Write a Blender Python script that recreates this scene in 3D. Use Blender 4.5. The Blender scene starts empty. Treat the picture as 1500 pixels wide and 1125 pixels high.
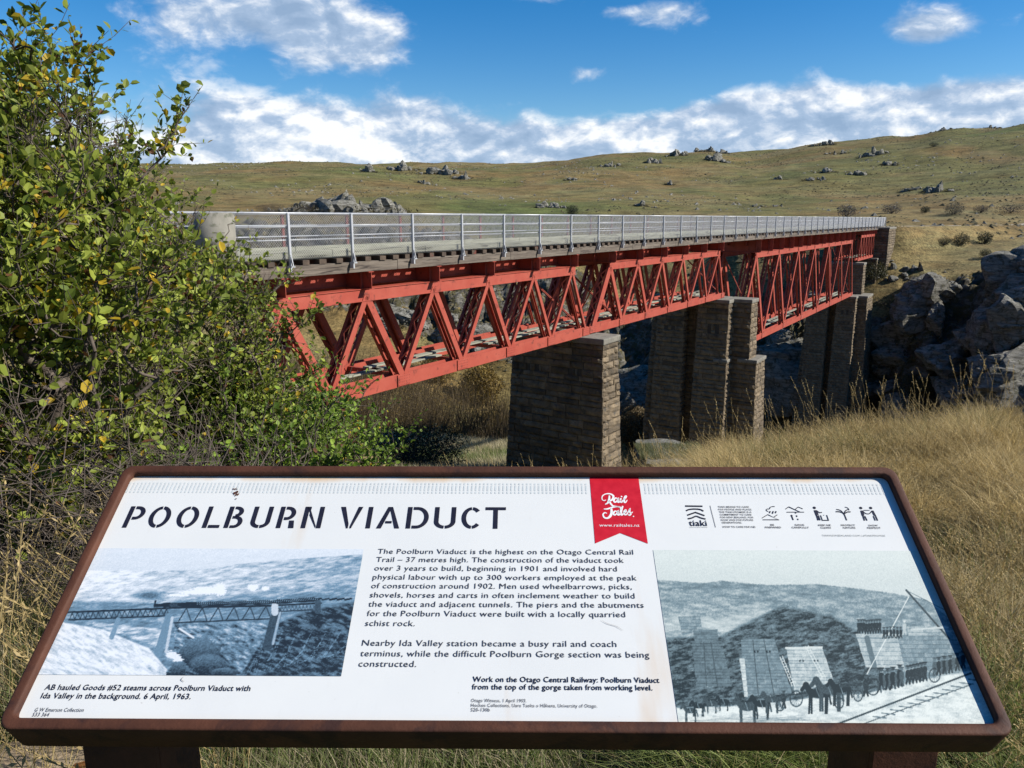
import bpy, bmesh, math, random
import numpy as np
from mathutils import Matrix, Vector
random.seed(7)
RNG = np.random.default_rng(11)
R = math.radians
scene = bpy.context.scene
COL = scene.collection

# ------------------------------------------------------------------ camera, world, sun
F = 1127.0; CX, CY = 750.0, 562.5            # focal length and centre in photograph pixels
PITCH = math.atan((562.5-320)/F)
cam_d = bpy.data.cameras.new('camera'); cam = bpy.data.objects.new('camera', cam_d); COL.objects.link(cam)
cam_d.sensor_width = 36.0; cam_d.lens = 36.0*F/1500.0; cam_d.clip_start = 0.05; cam_d.clip_end = 20000
cam.location = (0, 0, 0); cam.rotation_euler = (math.pi/2-PITCH, 0, 0)
scene.camera = cam

SUN_AZ, SUN_EL = 99.0, 36.0                 # azimuth clockwise from the view direction (+Y)
sun_d = bpy.data.lights.new('sun', 'SUN'); sun_d.energy = 5.0; sun_d.angle = R(0.5); sun_d.color = (1, .95, .86)
sun = bpy.data.objects.new('sun', sun_d); COL.objects.link(sun)
sv = Vector((math.sin(R(SUN_AZ))*math.cos(R(SUN_EL)), math.cos(R(SUN_AZ))*math.cos(R(SUN_EL)), math.sin(R(SUN_EL))))
sun.rotation_euler = sv.to_track_quat('Z', 'Y').to_euler()
sun.location = (0, 0, 30)
scene.view_settings.view_transform = 'Standard'; scene.view_settings.look = 'None'
scene.view_settings.exposure = 0.74; scene.view_settings.gamma = 1.0
scene.view_settings.use_curve_mapping = False
scene.render.engine = 'CYCLES'
scene.cycles.max_bounces = 5; scene.cycles.diffuse_bounces = 2; scene.cycles.transparent_max_bounces = 8
scene.cycles.use_denoising = True

KALB = .75                                    # overall level of the surface colours
class NT:                                     # terse node building
    def __init__(s, tree): s.t = tree; s.n = tree.nodes; s.l = tree.links
    def add(s, typ, **kw):
        nd = s.n.new(typ)
        for k, v in kw.items(): setattr(nd, k, v)
        return nd
    def link(s, a, b): s.l.new(a, b)
    def val(s, sock, v):
        if hasattr(v, 'links') or isinstance(v, bpy.types.NodeSocket): s.link(v, sock)
        else: sock.default_value = v
    def math(s, op, a, b=None, c=None, clamp=False):
        nd = s.add('ShaderNodeMath', operation=op, use_clamp=clamp)
        s.val(nd.inputs[0], a)
        if b is not None: s.val(nd.inputs[1], b)
        if c is not None: s.val(nd.inputs[2], c)
        return nd.outputs[0]
    def noise(s, vec, scale, detail=4, rough=.55, dist=0.0):
        nd = s.add('ShaderNodeTexNoise'); nd.inputs['Scale'].default_value = scale
        nd.inputs['Detail'].default_value = detail; nd.inputs['Roughness'].default_value = rough
        nd.inputs['Distortion'].default_value = dist
        if vec is not None: s.link(vec, nd.inputs['Vector'])
        return nd.outputs['Fac']
    def ramp(s, f, stops):
        nd = s.add('ShaderNodeValToRGB'); s.link(f, nd.inputs[0]); e = nd.color_ramp.elements
        while len(e) < len(stops): e.new(.5)
        for x, (p, c) in zip(e, stops):
            x.position = p; x.color = (c, c, c, 1) if isinstance(c, (int, float)) else (*c, 1)
        return nd.outputs[0]
    def mix(s, f, a, b, mode='MIX'):
        nd = s.add('ShaderNodeMix', data_type='RGBA', blend_type=mode)
        s.val(nd.inputs[0], f)
        for i, v in ((6, a), (7, b)):
            if isinstance(v, tuple): nd.inputs[i].default_value = (*v, 1)
            else: s.link(v, nd.inputs[i])
        return nd.outputs[2]
    def dim(s, c): return s.mix(1.0, c, (KALB, KALB, KALB), 'MULTIPLY')
    def smooth(s, x, a, b):
        nd = s.add('ShaderNodeMapRange', interpolation_type='SMOOTHSTEP')
        s.val(nd.inputs[0], x); nd.inputs[1].default_value = a; nd.inputs[2].default_value = b
        return nd.outputs[0]

def make_world():
    w = bpy.data.worlds.new('World'); scene.world = w; w.use_nodes = True
    t = NT(w.node_tree); t.n.clear()
    out = t.add('ShaderNodeOutputWorld')
    sky = t.add('ShaderNodeTexSky', sky_type='NISHITA'); sky.sun_disc = False
    sky.sun_elevation = R(SUN_EL); sky.sun_rotation = R(SUN_AZ); sky.altitude = 600; sky.air_density = 1.0
    sky.dust_density = .25; sky.ozone_density = 2.2
    hs = t.add('ShaderNodeHueSaturation'); hs.inputs['Saturation'].default_value = 1.50; hs.inputs['Value'].default_value = 1.50
    hs.inputs['Hue'].default_value = .505
    t.link(sky.outputs[0], hs.inputs['Color'])
    bg1 = t.add('ShaderNodeBackground'); t.link(hs.outputs[0], bg1.inputs[0]); bg1.inputs[1].default_value = .052
    tc = t.add('ShaderNodeTexCoord'); sx = t.add('ShaderNodeSeparateXYZ'); t.link(tc.outputs['Generated'], sx.inputs[0])
    az = t.math('MULTIPLY', t.math('ARCTAN2', sx.outputs[0], sx.outputs[1]), 57.2958)
    el = t.math('MULTIPLY', t.math('ARCSINE', sx.outputs[2]), 57.2958)
    cb = t.add('ShaderNodeCombineXYZ')
    t.link(t.math('MULTIPLY', az, .11), cb.inputs[0]); t.link(t.math('MULTIPLY', el, .19), cb.inputs[1])
    v = cb.outputs[0]
    n1 = t.noise(v, 1.0, 8, .52, .25)
    n2 = t.noise(v, 4.2, 6, .6, .4)
    base = t.math('ADD', t.math('MULTIPLY', n1, .76), t.math('MULTIPLY', n2, .24))
    def blob(a0, e0, sa, se, amp):
        dx = t.math('DIVIDE', t.math('SUBTRACT', az, a0), sa); dy = t.math('DIVIDE', t.math('SUBTRACT', el, e0), se)
        q = t.math('ADD', t.math('MULTIPLY', dx, dx), t.math('MULTIPLY', dy, dy))
        return t.math('MULTIPLY', t.math('EXPONENT', t.math('MULTIPLY', q, -1.0)), amp)
    m = None
    for b in [(-18, 12.8, 7.5, 2.6, .36), (-11, 11.4, 4.5, 2.0, .32), (-15, 6.6, 9, 1.7, .34), (-24, 4.2, 18, 2.3, .42),
              (-3, 4.6, 9, 1.8, .52), (4.8, 9.8, 2.8, .9, .26), (9.0, 13.4, 4, 1.0, .28), (1, 15, 3, 1, .22), (26.7, 11.4, 2.6, 1.2, .36),
              (24, 6.5, 11, 1.8, .48), (13, 5.4, 9, 2.0, .50), (31, 5.2, 13, 2.2, .46), (-7, 7.8, 4, 1.4, .2)]:
        x = blob(*b); m = x if m is None else t.math('ADD', m, x)
    # the same broken cloud goes on round the rest of the sky
    gen = t.math('MULTIPLY', t.math('EXPONENT', t.math('MULTIPLY', t.math('POWER', t.math('DIVIDE', t.math('SUBTRACT', el, 5.5), 4.0), 2.0), -1.0)), .30)
    outm = t.smooth(t.math('ABSOLUTE', az), 36, 52)
    m = t.math('ADD', m, t.math('MULTIPLY', gen, outm))
    dens = t.math('ADD', base, m)
    fac = t.smooth(dens, .62, .83)
    fac = t.math('MULTIPLY', fac, .96)
    fac = t.math('MULTIPLY', fac, t.smooth(el, -1.5, .5))
    # self-shading of the cloud: brighter towards the sun side of every billow, greyer in the thick bases
    cb2 = t.add('ShaderNodeCombineXYZ')
    t.link(t.math('ADD', t.math('MULTIPLY', az, .11), .05), cb2.inputs[0]); t.link(t.math('ADD', t.math('MULTIPLY', el, .19), .13), cb2.inputs[1])
    n3 = t.noise(cb2.outputs[0], 1.0, 8, .52, .25); n4 = t.noise(cb2.outputs[0], 4.2, 6, .6, .4)
    b2 = t.math('ADD', t.math('MULTIPLY', n3, .76), t.math('MULTIPLY', n4, .24))
    lit = t.math('ADD', t.math('MULTIPLY', t.math('SUBTRACT', base, b2), 5.8), .55)
    big = t.noise(v, .55, 2, .5)
    lit = t.math('ADD', lit, t.math('MULTIPLY', t.math('SUBTRACT', big, .5), 1.2), clamp=True)
    ccol = t.ramp(lit, [(0, (.28, .40, .58)), (.40, (.38, .50, .68)), (.66, (.62, .70, .82)), (.9, (.93, .95, .97))])
    bg2 = t.add('ShaderNodeBackground'); t.link(ccol, bg2.inputs[0]); bg2.inputs[1].default_value = .66
    mx = t.add('ShaderNodeMixShader'); t.link(fac, mx.inputs[0]); t.link(bg1.outputs[0], mx.inputs[1]); t.link(bg2.outputs[0], mx.inputs[2])
    t.link(mx.outputs[0], out.inputs[0])
make_world()

# ------------------------------------------------------------------ measuring helpers
D = 14.8
_r = np.array([(1487-CX)/F, math.cos(PITCH)+(CY-320)/F*math.sin(PITCH)]); _A = math.atan2(_r[0], _r[1])
dv = np.array([math.sin(_A), math.cos(_A)]); nv = np.array([math.cos(_A), -math.sin(_A)])   # along the bridge; towards the camera's side
ORG = -D*nv
BRZ = math.atan2(dv[1], dv[0])
def px_ray(x, y):
    a = (x-CX)/F; b = (CY-y)/F
    return np.array([a, math.cos(PITCH)+b*math.sin(PITCH), -math.sin(PITCH)+b*math.cos(PITCH)])
def azel(x, y):
    r = px_ray(x, y); return math.atan2(r[0], r[1]), math.atan2(r[2], math.hypot(r[0], r[1]))
def bw(s, t, z):                               # bridge coordinates -> world
    p = ORG+s*dv+t*nv; return Vector((p[0], p[1], z))

# ------------------------------------------------------------------ noise in numpy
def _hash(ix, iy, iz, seed):
    h = (ix.astype(np.int64)*374761393+iy.astype(np.int64)*668265263+iz.astype(np.int64)*2147483647+seed*144665) & 0x7fffffff
    h = ((h ^ (h >> 13))*1274126177) & 0x7fffffff
    return ((h ^ (h >> 16)) & 0xffff)/65535.0
def vnoise(x, y, z=None, seed=0):
    x = np.asarray(x, float); y = np.asarray(y, float); z = np.zeros_like(x) if z is None else np.asarray(z, float)
    ix, iy, iz = np.floor(x), np.floor(y), np.floor(z); fx, fy, fz = x-ix, y-iy, z-iz
    fx, fy, fz = [q*q*(3-2*q) for q in (fx, fy, fz)]
    o = 0
    for a in (0, 1):
        for b in (0, 1):
            for c in (0, 1):
                o = o+_hash(ix+a, iy+b, iz+c, seed)*(fx if a else 1-fx)*(fy if b else 1-fy)*(fz if c else 1-fz)
    return o
def fbm(x, y, z=None, oct=4, seed=0, gain=.5):
    s = 0; a = 1; n = 0; f = 1
    for k in range(oct):
        s = s+a*vnoise(np.asarray(x)*f+k*17.3, np.asarray(y)*f-k*9.1, None if z is None else np.asarray(z)*f, seed+k); n += a; a *= gain; f *= 2.03
    return s/n
def sstep(x, a, b):
    q = np.clip((x-a)/(b-a), 0, 1); return q*q*(3-2*q)

# ------------------------------------------------------------------ object helpers
def tag(o, label=None, cat=None, group=None, kind=None):
    if label: o['label'] = label
    if cat: o['category'] = cat
    if group: o['group'] = group
    if kind: o['kind'] = kind
    return o
def empty(name, loc=(0, 0, 0), rz=0, label=None, cat=None, group=None):
    o = bpy.data.objects.new(name, None); COL.objects.link(o); o.location = loc; o.rotation_euler = (0, 0, rz)
    o.empty_display_size = .2
    return tag(o, label, cat, group)
def mesh_np(name, V, Fc, mat, smooth=False, mats=None, midx=None):
    V = np.asarray(V, dtype=np.float32).reshape(-1, 3); me = bpy.data.meshes.new(name)
    Fc = np.asarray(Fc, dtype=np.int32); k = Fc.shape[1]
    me.vertices.add(len(V)); me.vertices.foreach_set('co', V.ravel())
    me.loops.add(Fc.size); me.loops.foreach_set('vertex_index', Fc.ravel())
    me.polygons.add(len(Fc)); me.polygons.foreach_set('loop_start', np.arange(0, Fc.size, k, dtype=np.int32))
    if mat is not None: me.materials.append(mat)
    if mats:
        for m in mats: me.materials.append(m)
        me.polygons.foreach_set('material_index', np.asarray(midx, dtype=np.int32))
    me.polygons.foreach_set('use_smooth', np.full(len(Fc), smooth))
    me.update(calc_edges=True); me.validate()
    return me
def link(name, me, parent=None, loc=None, rot=None, scale=None):
    o = bpy.data.objects.new(name, me); COL.objects.link(o)
    if parent is not None: o.parent = parent
    if loc is not None: o.location = loc
    if rot is not None: o.rotation_euler = rot
    if scale is not None: o.scale = scale
    return o
def col_attr(me, cols, name='tint'):
    a = me.color_attributes.new(name, 'FLOAT_COLOR', 'POINT')
    c = np.ones((len(cols), 4), dtype=np.float32); c[:, :cols.shape[1]] = cols; a.data.foreach_set('color', c.ravel())

class MB:                                      # collects simple solids; build() links them as one mesh object
    def __init__(s): s.v = []; s.f = []; s.n = 0
    def raw(s, V, Fs):
        V = np.asarray(V, float).reshape(-1, 3); s.v.append(V)
        for q in Fs: s.f.append(tuple(int(i)+s.n for i in q))
        s.n += len(V)
    def box(s, a, b):
        x0, y0, z0 = [min(p, q) for p, q in zip(a, b)]; x1, y1, z1 = [max(p, q) for p, q in zip(a, b)]
        s.raw([(x0, y0, z0), (x1, y0, z0), (x1, y1, z0), (x0, y1, z0), (x0, y0, z1), (x1, y0, z1), (x1, y1, z1), (x0, y1, z1)],
              [(3, 2, 1, 0), (4, 5, 6, 7), (0, 1, 5, 4), (1, 2, 6, 5), (2, 3, 7, 6), (3, 0, 4, 7)])
    def bar(s, p, q, w, h, up=(0, 0, 1)):     # rectangular bar p->q: w across, h along 'up'
        p = np.array(p, float); q = np.array(q, float); d = q-p; d /= np.linalg.norm(d)
        u = np.array(up, float); sd = np.cross(d, u); sd /= np.linalg.norm(sd); u = np.cross(sd, d)
        V = [e+sd*a*w/2+u*b*h/2 for e in (p, q) for a, b in ((-1, -1), (1, -1), (1, 1), (-1, 1))]
        s.raw(V, [(3, 2, 1, 0), (4, 5, 6, 7), (0, 1, 5, 4), (1, 2, 6, 5), (2, 3, 7, 6), (3, 0, 4, 7)])
    def tube(s, p, q, r0, r1=None, n=8, cap=True):
        r1 = r0 if r1 is None else r1
        p = np.array(p, float); q = np.array(q, float); d = q-p; d /= max(1e-9, np.linalg.norm(d))
        a = np.array((0, 0, 1.)) if abs(d[2]) < .9 else np.array((1., 0, 0)); u = np.cross(d, a); u /= np.linalg.norm(u); w = np.cross(d, u)
        an = [2*math.pi*i/n for i in range(n)]
        V = [p+(u*math.cos(x)+w*math.sin(x))*r0 for x in an]+[q+(u*math.cos(x)+w*math.sin(x))*r1 for x in an]
        Fs = [(i, (i+1) % n, n+(i+1) % n, n+i) for i in range(n)]
        if cap: Fs += [tuple(range(n))[::-1], tuple(range(n, 2*n))]
        s.raw(V, Fs)
    def prism(s, poly, z0, z1):               # horizontal outline extruded upwards
        n = len(poly); V = [(x, y, z0) for x, y in poly]+[(x, y, z1) for x, y in poly]
        s.raw(V, [tuple(range(n))[::-1], tuple(range(n, 2*n))]+[(i, (i+1) % n, n+(i+1) % n, n+i) for i in range(n)])
    def mesh(s, name, mat, smooth=False):
        me = bpy.data.meshes.new(name); me.from_pydata(np.concatenate(s.v).tolist(), [], s.f); me.materials.append(mat)
        if smooth:
            for p in me.polygons: p.use_smooth = True
        me.update(); return me
    def build(s, name, mat, parent=None, bevel=0, smooth=False, label=None, kind=None):
        me = s.mesh(name, mat, smooth)
        if bevel:
            bm = bmesh.new(); bm.from_mesh(me)
            bmesh.ops.bevel(bm, geom=bm.edges[:], offset=bevel, segments=2 if bevel > .004 else 1, affect='EDGES', profile=.6)
            bm.to_mesh(me); bm.free()
        o = link(name, me, parent); tag(o, label=label, kind=kind); return o

# ------------------------------------------------------------------ materials
def new_mat(name):
    m = bpy.data.materials.new(name); m.use_nodes = True; t = NT(m.node_tree); t.n.clear()
    out = t.add('ShaderNodeOutputMaterial'); b = t.add('ShaderNodeBsdfPrincipled'); t.link(b.outputs[0], out.inputs[0])
    tc = t.add('ShaderNodeTexCoord')
    return m, t, b, tc.outputs['Object'], out
def bump(t, b, h, strength=.3, dist=.02):
    nd = t.add('ShaderNodeBump'); nd.inputs['Strength'].default_value = strength; nd.inputs['Distance'].default_value = dist
    t.link(h, nd.inputs['Height']); t.link(nd.outputs[0], b.inputs['Normal'])
def mat_noise(name, c1, c2, scale=3, rough=.8, c3=None, c3_scale=1, c3_cut=.6, bstr=.25, bdist=.01, bscale=None, stretch=None, metal=0, spec=.4, world=False, rnd=0):
    m, t, b, co, out = new_mat(name)
    if world: g = t.add('ShaderNodeNewGeometry'); co = g.outputs['Position']
    if stretch:
        mp = t.add('ShaderNodeMapping'); mp.inputs['Scale'].default_value = stretch; t.link(co, mp.inputs[0]); co = mp.outputs[0]
    n = t.noise(co, scale, 6, .62)
    c = t.mix(t.ramp(n, [(.3, 0.0), (.7, 1.0)]), c1, c2)
    if c3: c = t.mix(t.ramp(t.noise(co, c3_scale, 5, .65, .5), [(c3_cut, 0.0), (min(1, c3_cut+.1), 1.0)]), c, c3)
    if rnd:
        oi = t.add('ShaderNodeObjectInfo'); hs = t.add('ShaderNodeHueSaturation'); t.link(c, hs.inputs['Color'])
        t.link(t.math('ADD', t.math('MULTIPLY', oi.outputs['Random'], rnd), 1-rnd/2), hs.inputs['Value'])
        hs.inputs['Hue'].default_value = .5; c = hs.outputs[0]
    t.link(t.dim(c), b.inputs['Base Color']); b.inputs['Roughness'].default_value = rough; b.inputs['Metallic'].default_value = metal
    b.inputs['Specular IOR Level'].default_value = spec
    if bstr: bump(t, b, t.noise(co, bscale or scale*4, 6, .65), bstr, bdist)
    return m
M = {}
M['red'] = mat_noise('red_oxide_paint', (.36, .056, .034), (.43, .092, .058), 1.6, .62, (.19, .042, .028), 3.4, .57, .15, .004, 30, spec=.35)
M['red_light'] = mat_noise('sunlit_red_paint', (.50, .10, .075), (.55, .16, .13), 6, .6)  # post red lightened, so sunlight is put into the colour
M['galv'] = mat_noise('galvanised_steel', (.42, .44, .47), (.60, .61, .63), 14, .45, metal=.25, bstr=.05, spec=.5)
M['wire'] = mat_noise('galvanised_wire', (.50, .51, .52), (.62, .62, .62), 8, .5, metal=.3, bstr=0)
M['redpost'] = mat_noise('red_brown_post_paint', (.26, .055, .035), (.34, .08, .055), 5, .7)
M['timber'] = mat_noise('weathered_bridge_timber', (.085, .066, .052), (.235, .195, .155), 2.2, .9, (.04, .03, .025), 3, .54, .8, .02, 12, (.35, 4, 7))
M['timber_pale'] = mat_noise('pale_kerb_timber', (.23, .23, .18), (.42, .42, .33), 2.0, .88, (.10, .095, .07), 2.6, .54, .6, .012, 14, (.35, 4, 7))
M['concrete'] = mat_noise('lichened_concrete', (.20, .19, .155), (.30, .28, .235), 3, .9, (.12, .12, .085), 2.5, .52, .4, .01, 30)
M['dark'] = mat_noise('dark_mortar_core', (.06, .052, .042), (.10, .085, .068), 6, .95, bstr=.2)
M['stone'] = mat_noise('schist_block', (.085, .066, .044), (.225, .17, .105), 2.6, .93, (.07, .062, .05), 3.4, .56, .9, .04, 9, rnd=.75, world=True)
M['cap'] = mat_noise('weathered_coping_stone', (.16, .15, .125), (.26, .24, .20), 3, .9, (.10, .10, .08), 4, .58, .5, .02, 12)
M['corten'] = mat_noise('rusted_steel_frame', (.055, .020, .011), (.115, .042, .022), 9, .68, (.045, .018, .013), 11, .54, .5, .002, 120, metal=.05, spec=.25)
M['bark'] = mat_noise('grey_brown_bark', (.075, .055, .042), (.16, .13, .105), 14, .9, bstr=.3)
def mat_rock():
    m, t, b, co, out = new_mat('grey_schist_rock')
    g = t.add('ShaderNodeNewGeometry'); co = g.outputs['Position']
    mp = t.add('ShaderNodeMapping'); mp.inputs['Scale'].default_value = (.8, .8, 5.0); mp.inputs['Rotation'].default_value = (.35, .3, 0); t.link(co, mp.inputs[0])
    n = t.noise(mp.outputs[0], .8, 10, .70, .5)
    c = t.ramp(n, [(.28, (.055, .05, .04)), (.44, (.22, .21, .18)), (.62, (.40, .385, .34)), (.75, (.56, .54, .49))])
    l = t.ramp(t.noise(co, 1.7, 7, .7, .6), [(.50, 0.0), (.60, .85)])
    c = t.mix(l, c, (.085, .082, .045))
    t.link(t.dim(c), b.inputs['Base Color']); b.inputs['Roughness'].default_value = .93; b.inputs['Specular IOR Level'].default_value = .25
    bump(t, b, t.noise(mp.outputs[0], 2.6, 12, .78), 1.0, .4)
    return m
M['rock'] = mat_rock()

# ------------------------------------------------------------------ terrain
PROF = {   # azimuth (deg): radius, height pairs; eye level is z = 0
 -180: [(0, -1.62), (20, -1.6), (60, -1), (150, 3), (400, 20), (900, 30)],
 -75: [(0, -1.62), (6, -1.75), (14, -1.8), (30, -2.2), (80, -2), (200, 4), (450, 26), (900, 30)],
 -42: [(0, -1.62), (4, -1.95), (10, -2.7), (18, -3.4), (35, -4), (80, -5), (150, 0), (300, 14), (500, 36), (900, 30)],
 -27: [(0, -1.62), (4, -2.0), (8, -2.9), (14, -4.4), (24, -6.5), (45, -12), (70, -16), (105, -14), (140, -3), (170, 1), (300, 13), (520, 32), (900, 26)],
 -12: [(0, -1.62), (3, -1.95), (6, -2.8), (10, -4.3), (15, -6), (25, -9.3), (36, -12.0), (48, -13.6), (60, -17), (80, -20), (103, -18.5), (122, -11.5), (146, -2.8), (165, .5), (220, 6), (350, 21), (520, 34.5), (560, 34.5), (900, 28)],
 0: [(0, -1.62), (3, -1.95), (6, -2.7), (10, -4.1), (15, -6), (25, -9.6), (36, -12.3), (48, -14.2), (62, -20), (80, -25), (100, -24), (120, -15), (142, -6), (175, 0), (240, 6), (360, 19), (540, 34.5), (900, 30)],
 7.5: [(0, -1.62), (4, -2.2), (8, -3.2), (13, -5.2), (22, -8.8), (34, -12), (42, -13.5), (52, -18), (66, -25), (85, -32), (98, -31.5), (112, -25), (126, -15), (150, -5), (190, 1.5), (300, 13), (560, 45), (900, 38)],
 12.5: [(0, -1.62), (4, -2.15), (8, -3.0), (12, -4.2), (16, -6), (26, -10.2), (40, -15), (52, -19.5), (66, -26), (85, -34.5), (98, -34), (110, -27), (124, -13), (145, -4), (200, 2), (330, 15), (560, 45), (900, 38)],
 17: [(0, -1.62), (4, -2.1), (8, -2.75), (13, -3.95), (17, -6), (28, -11), (45, -17.5), (60, -25), (82, -35.5), (94, -34.5), (104, -27), (113, -12), (130, -4), (190, 1), (330, 14), (560, 43.5), (900, 38)],
 22: [(0, -1.62), (4, -2.1), (8, -2.65), (13, -3.6), (17, -5.4), (28, -11), (45, -18), (60, -26), (80, -35), (92, -33), (101, -27), (107, -13), (116, -5), (128, -2.2), (200, 1.5), (340, 17), (540, 47), (900, 46)],
 25.5: [(0, -1.62), (4, -2.05), (8, -2.55), (13, -3.35), (17, -5), (30, -11.5), (60, -25), (80, -33), (93, -31), (101, -25), (107, -12), (113, -7), (120, -3.0), (124, -1.6), (140, -1.0), (220, 3), (350, 19), (530, 48.5), (900, 46)],
 29: [(0, -1.62), (4, -2.05), (8, -2.45), (13, -3.15), (17, -4.9), (30, -11.5), (60, -24), (82, -31), (92, -28), (98, -19), (103, -10.5), (110, -8.5), (122, -5.2), (142, -2.2), (170, 0), (240, 6), (350, 21), (500, 47.5), (900, 50)],
 33: [(0, -1.62), (4, -2.0), (8, -2.4), (14, -3.1), (18, -4.9), (35, -13), (66, -26), (80, -28), (88, -23), (94, -12), (98, -8), (106, -7.2), (125, -4.6), (150, -2.4), (180, -.3), (250, 8), (350, 23), (480, 46), (900, 40)],
 45: [(0, -1.62), (4, -2.0), (9, -2.6), (16, -3.8), (24, -7), (40, -13), (60, -22), (78, -24), (90, -12), (100, -7), (150, -2.5), (250, 8), (480, 46), (900, 40)],
 75: [(0, -1.62), (8, -2.4), (20, -4.5), (50, -11), (90, -12), (160, -4), (480, 40), (900, 40)],
 180: [(0, -1.62), (20, -1.6), (60, -1), (150, 3), (400, 20), (900, 30)]}
_az = sorted(PROF); _rg = np.concatenate([np.linspace(0, 30, 121), np.linspace(30.5, 200, 340), np.geomspace(201, 900, 160), [2000, 9000]])
_tab = np.array([np.interp(_rg, *zip(*PROF[a]), right=None) for a in _az])
for i, a in enumerate(_az): _tab[i, -2:] = (20, 0)
def _sm(row):                                   # rounds the corners of the profiles
    k = np.array([1, 2, 3, 2, 1.])/9; e = row.copy()
    e[2:460] = np.convolve(row, k, 'same')[2:460]; return e
_tab = np.array([_sm(_sm(r)) for r in _tab])
def ground(x, y, rough=True):
    x = np.atleast_1d(np.asarray(x, float)); y = np.atleast_1d(np.asarray(y, float))
    r = np.hypot(x, y); a = np.degrees(np.arctan2(x, y))
    ri = np.interp(r, _rg, np.arange(len(_rg))); i0 = np.clip(ri.astype(int), 0, len(_rg)-2); fr = ri-i0
    ai = np.interp(a, _az, np.arange(len(_az))); j0 = np.clip(ai.astype(int), 0, len(_az)-2); fa = ai-j0
    fa = fa*fa*(3-2*fa)
    def col(j): return _tab[j, i0]*(1-fr)+_tab[j, i0+1]*fr
    z = col(j0)*(1-fa)+col(j0+1)*fa
    # trail embankment behind the near abutment, and the level trail bed beyond the far one
    p0 = (x-ORG[0])*dv[0]+(y-ORG[1])*dv[1]; q0 = (x-ORG[0])*nv[0]+(y-ORG[1])*nv[1]
    lat = np.abs(q0+1.6)
    e = -1.12-np.maximum(0, lat-2.1)*.75-np.maximum(0, p0-9.5)*.9
    w = (p0 < 18)
    z = np.where(w & (e > z), e, z)
    lat2 = np.abs(q0+1.6-np.maximum(0, p0-120)*.38)
    m2 = sstep(-lat2, -7, -2.2)*sstep(p0, 117, 121)*sstep(-p0, -190, -150)
    z = z*(1-m2)+(-1.1)*m2
    if rough:
        amp = sstep(r, 3, 30)
        z = z+(fbm(x/1.3, y/1.3, oct=3, seed=3)-.5)*.10*np.clip(r/3, 0, 1)+(fbm(x/9., y/9., oct=4, seed=5)-.5)*.9*amp*(1-m2)*(1-.8*(np.abs(p0-8) < 5)*(lat < 4))
        z = z+(fbm(x/60., y/60., oct=4, seed=9)-.5)*sstep(r, 130, 320)*7.0
        g = gorge(x, y)*(1-m2)
        rid = 1-np.abs(2*fbm(x/7., y/7., oct=5, seed=21, gain=.6)-1)
        z = z+g*((rid-.72)*7.5+(vnoise(x/1.9, y/1.9, seed=31)-.5)*1.5)
    return z
def gorge(x, y):                                # where the rocky walls are
    p0 = (x-ORG[0])*dv[0]+(y-ORG[1])*dv[1]; q0 = (x-ORG[0])*nv[0]+(y-ORG[1])*nv[1]
    r = np.hypot(x, y); a = np.degrees(np.arctan2(x, y))
    lo = np.interp(a, [-30, -12, 0, 8, 17, 33, 50], [120, 112, 104, 100, 84, 78, 76]); hi = np.interp(a, [-30, -12, 0, 8, 12, 17, 25, 29, 33, 50], [150, 152, 148, 128, 124, 113, 110, 112, 108, 100])
    g = sstep(r, lo, lo+8)*sstep(-r, -hi-6, -hi+4)*sstep(a, -30, -20)*sstep(-a, -60, -50)
    g = g*(1-sstep(p0, 104, 108)*sstep(-np.abs(q0+1.6), -6, -4))
    return g
def on_ground(x, y, rmin=30, rmax=900):         # where the line of sight through a photograph pixel meets the ground
    a, e = azel(x, y); r = np.geomspace(rmin, rmax, 1500)
    zz = ground(r*math.sin(a), r*math.cos(a), True); dlt = zz-r*math.tan(e)
    k = np.argmax(dlt > 0) if (dlt > 0).any() else int(np.argmax(np.arctan2(zz, r)))
    return Vector((r[k]*math.sin(a), r[k]*math.cos(a), float(zz[k])))

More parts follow.
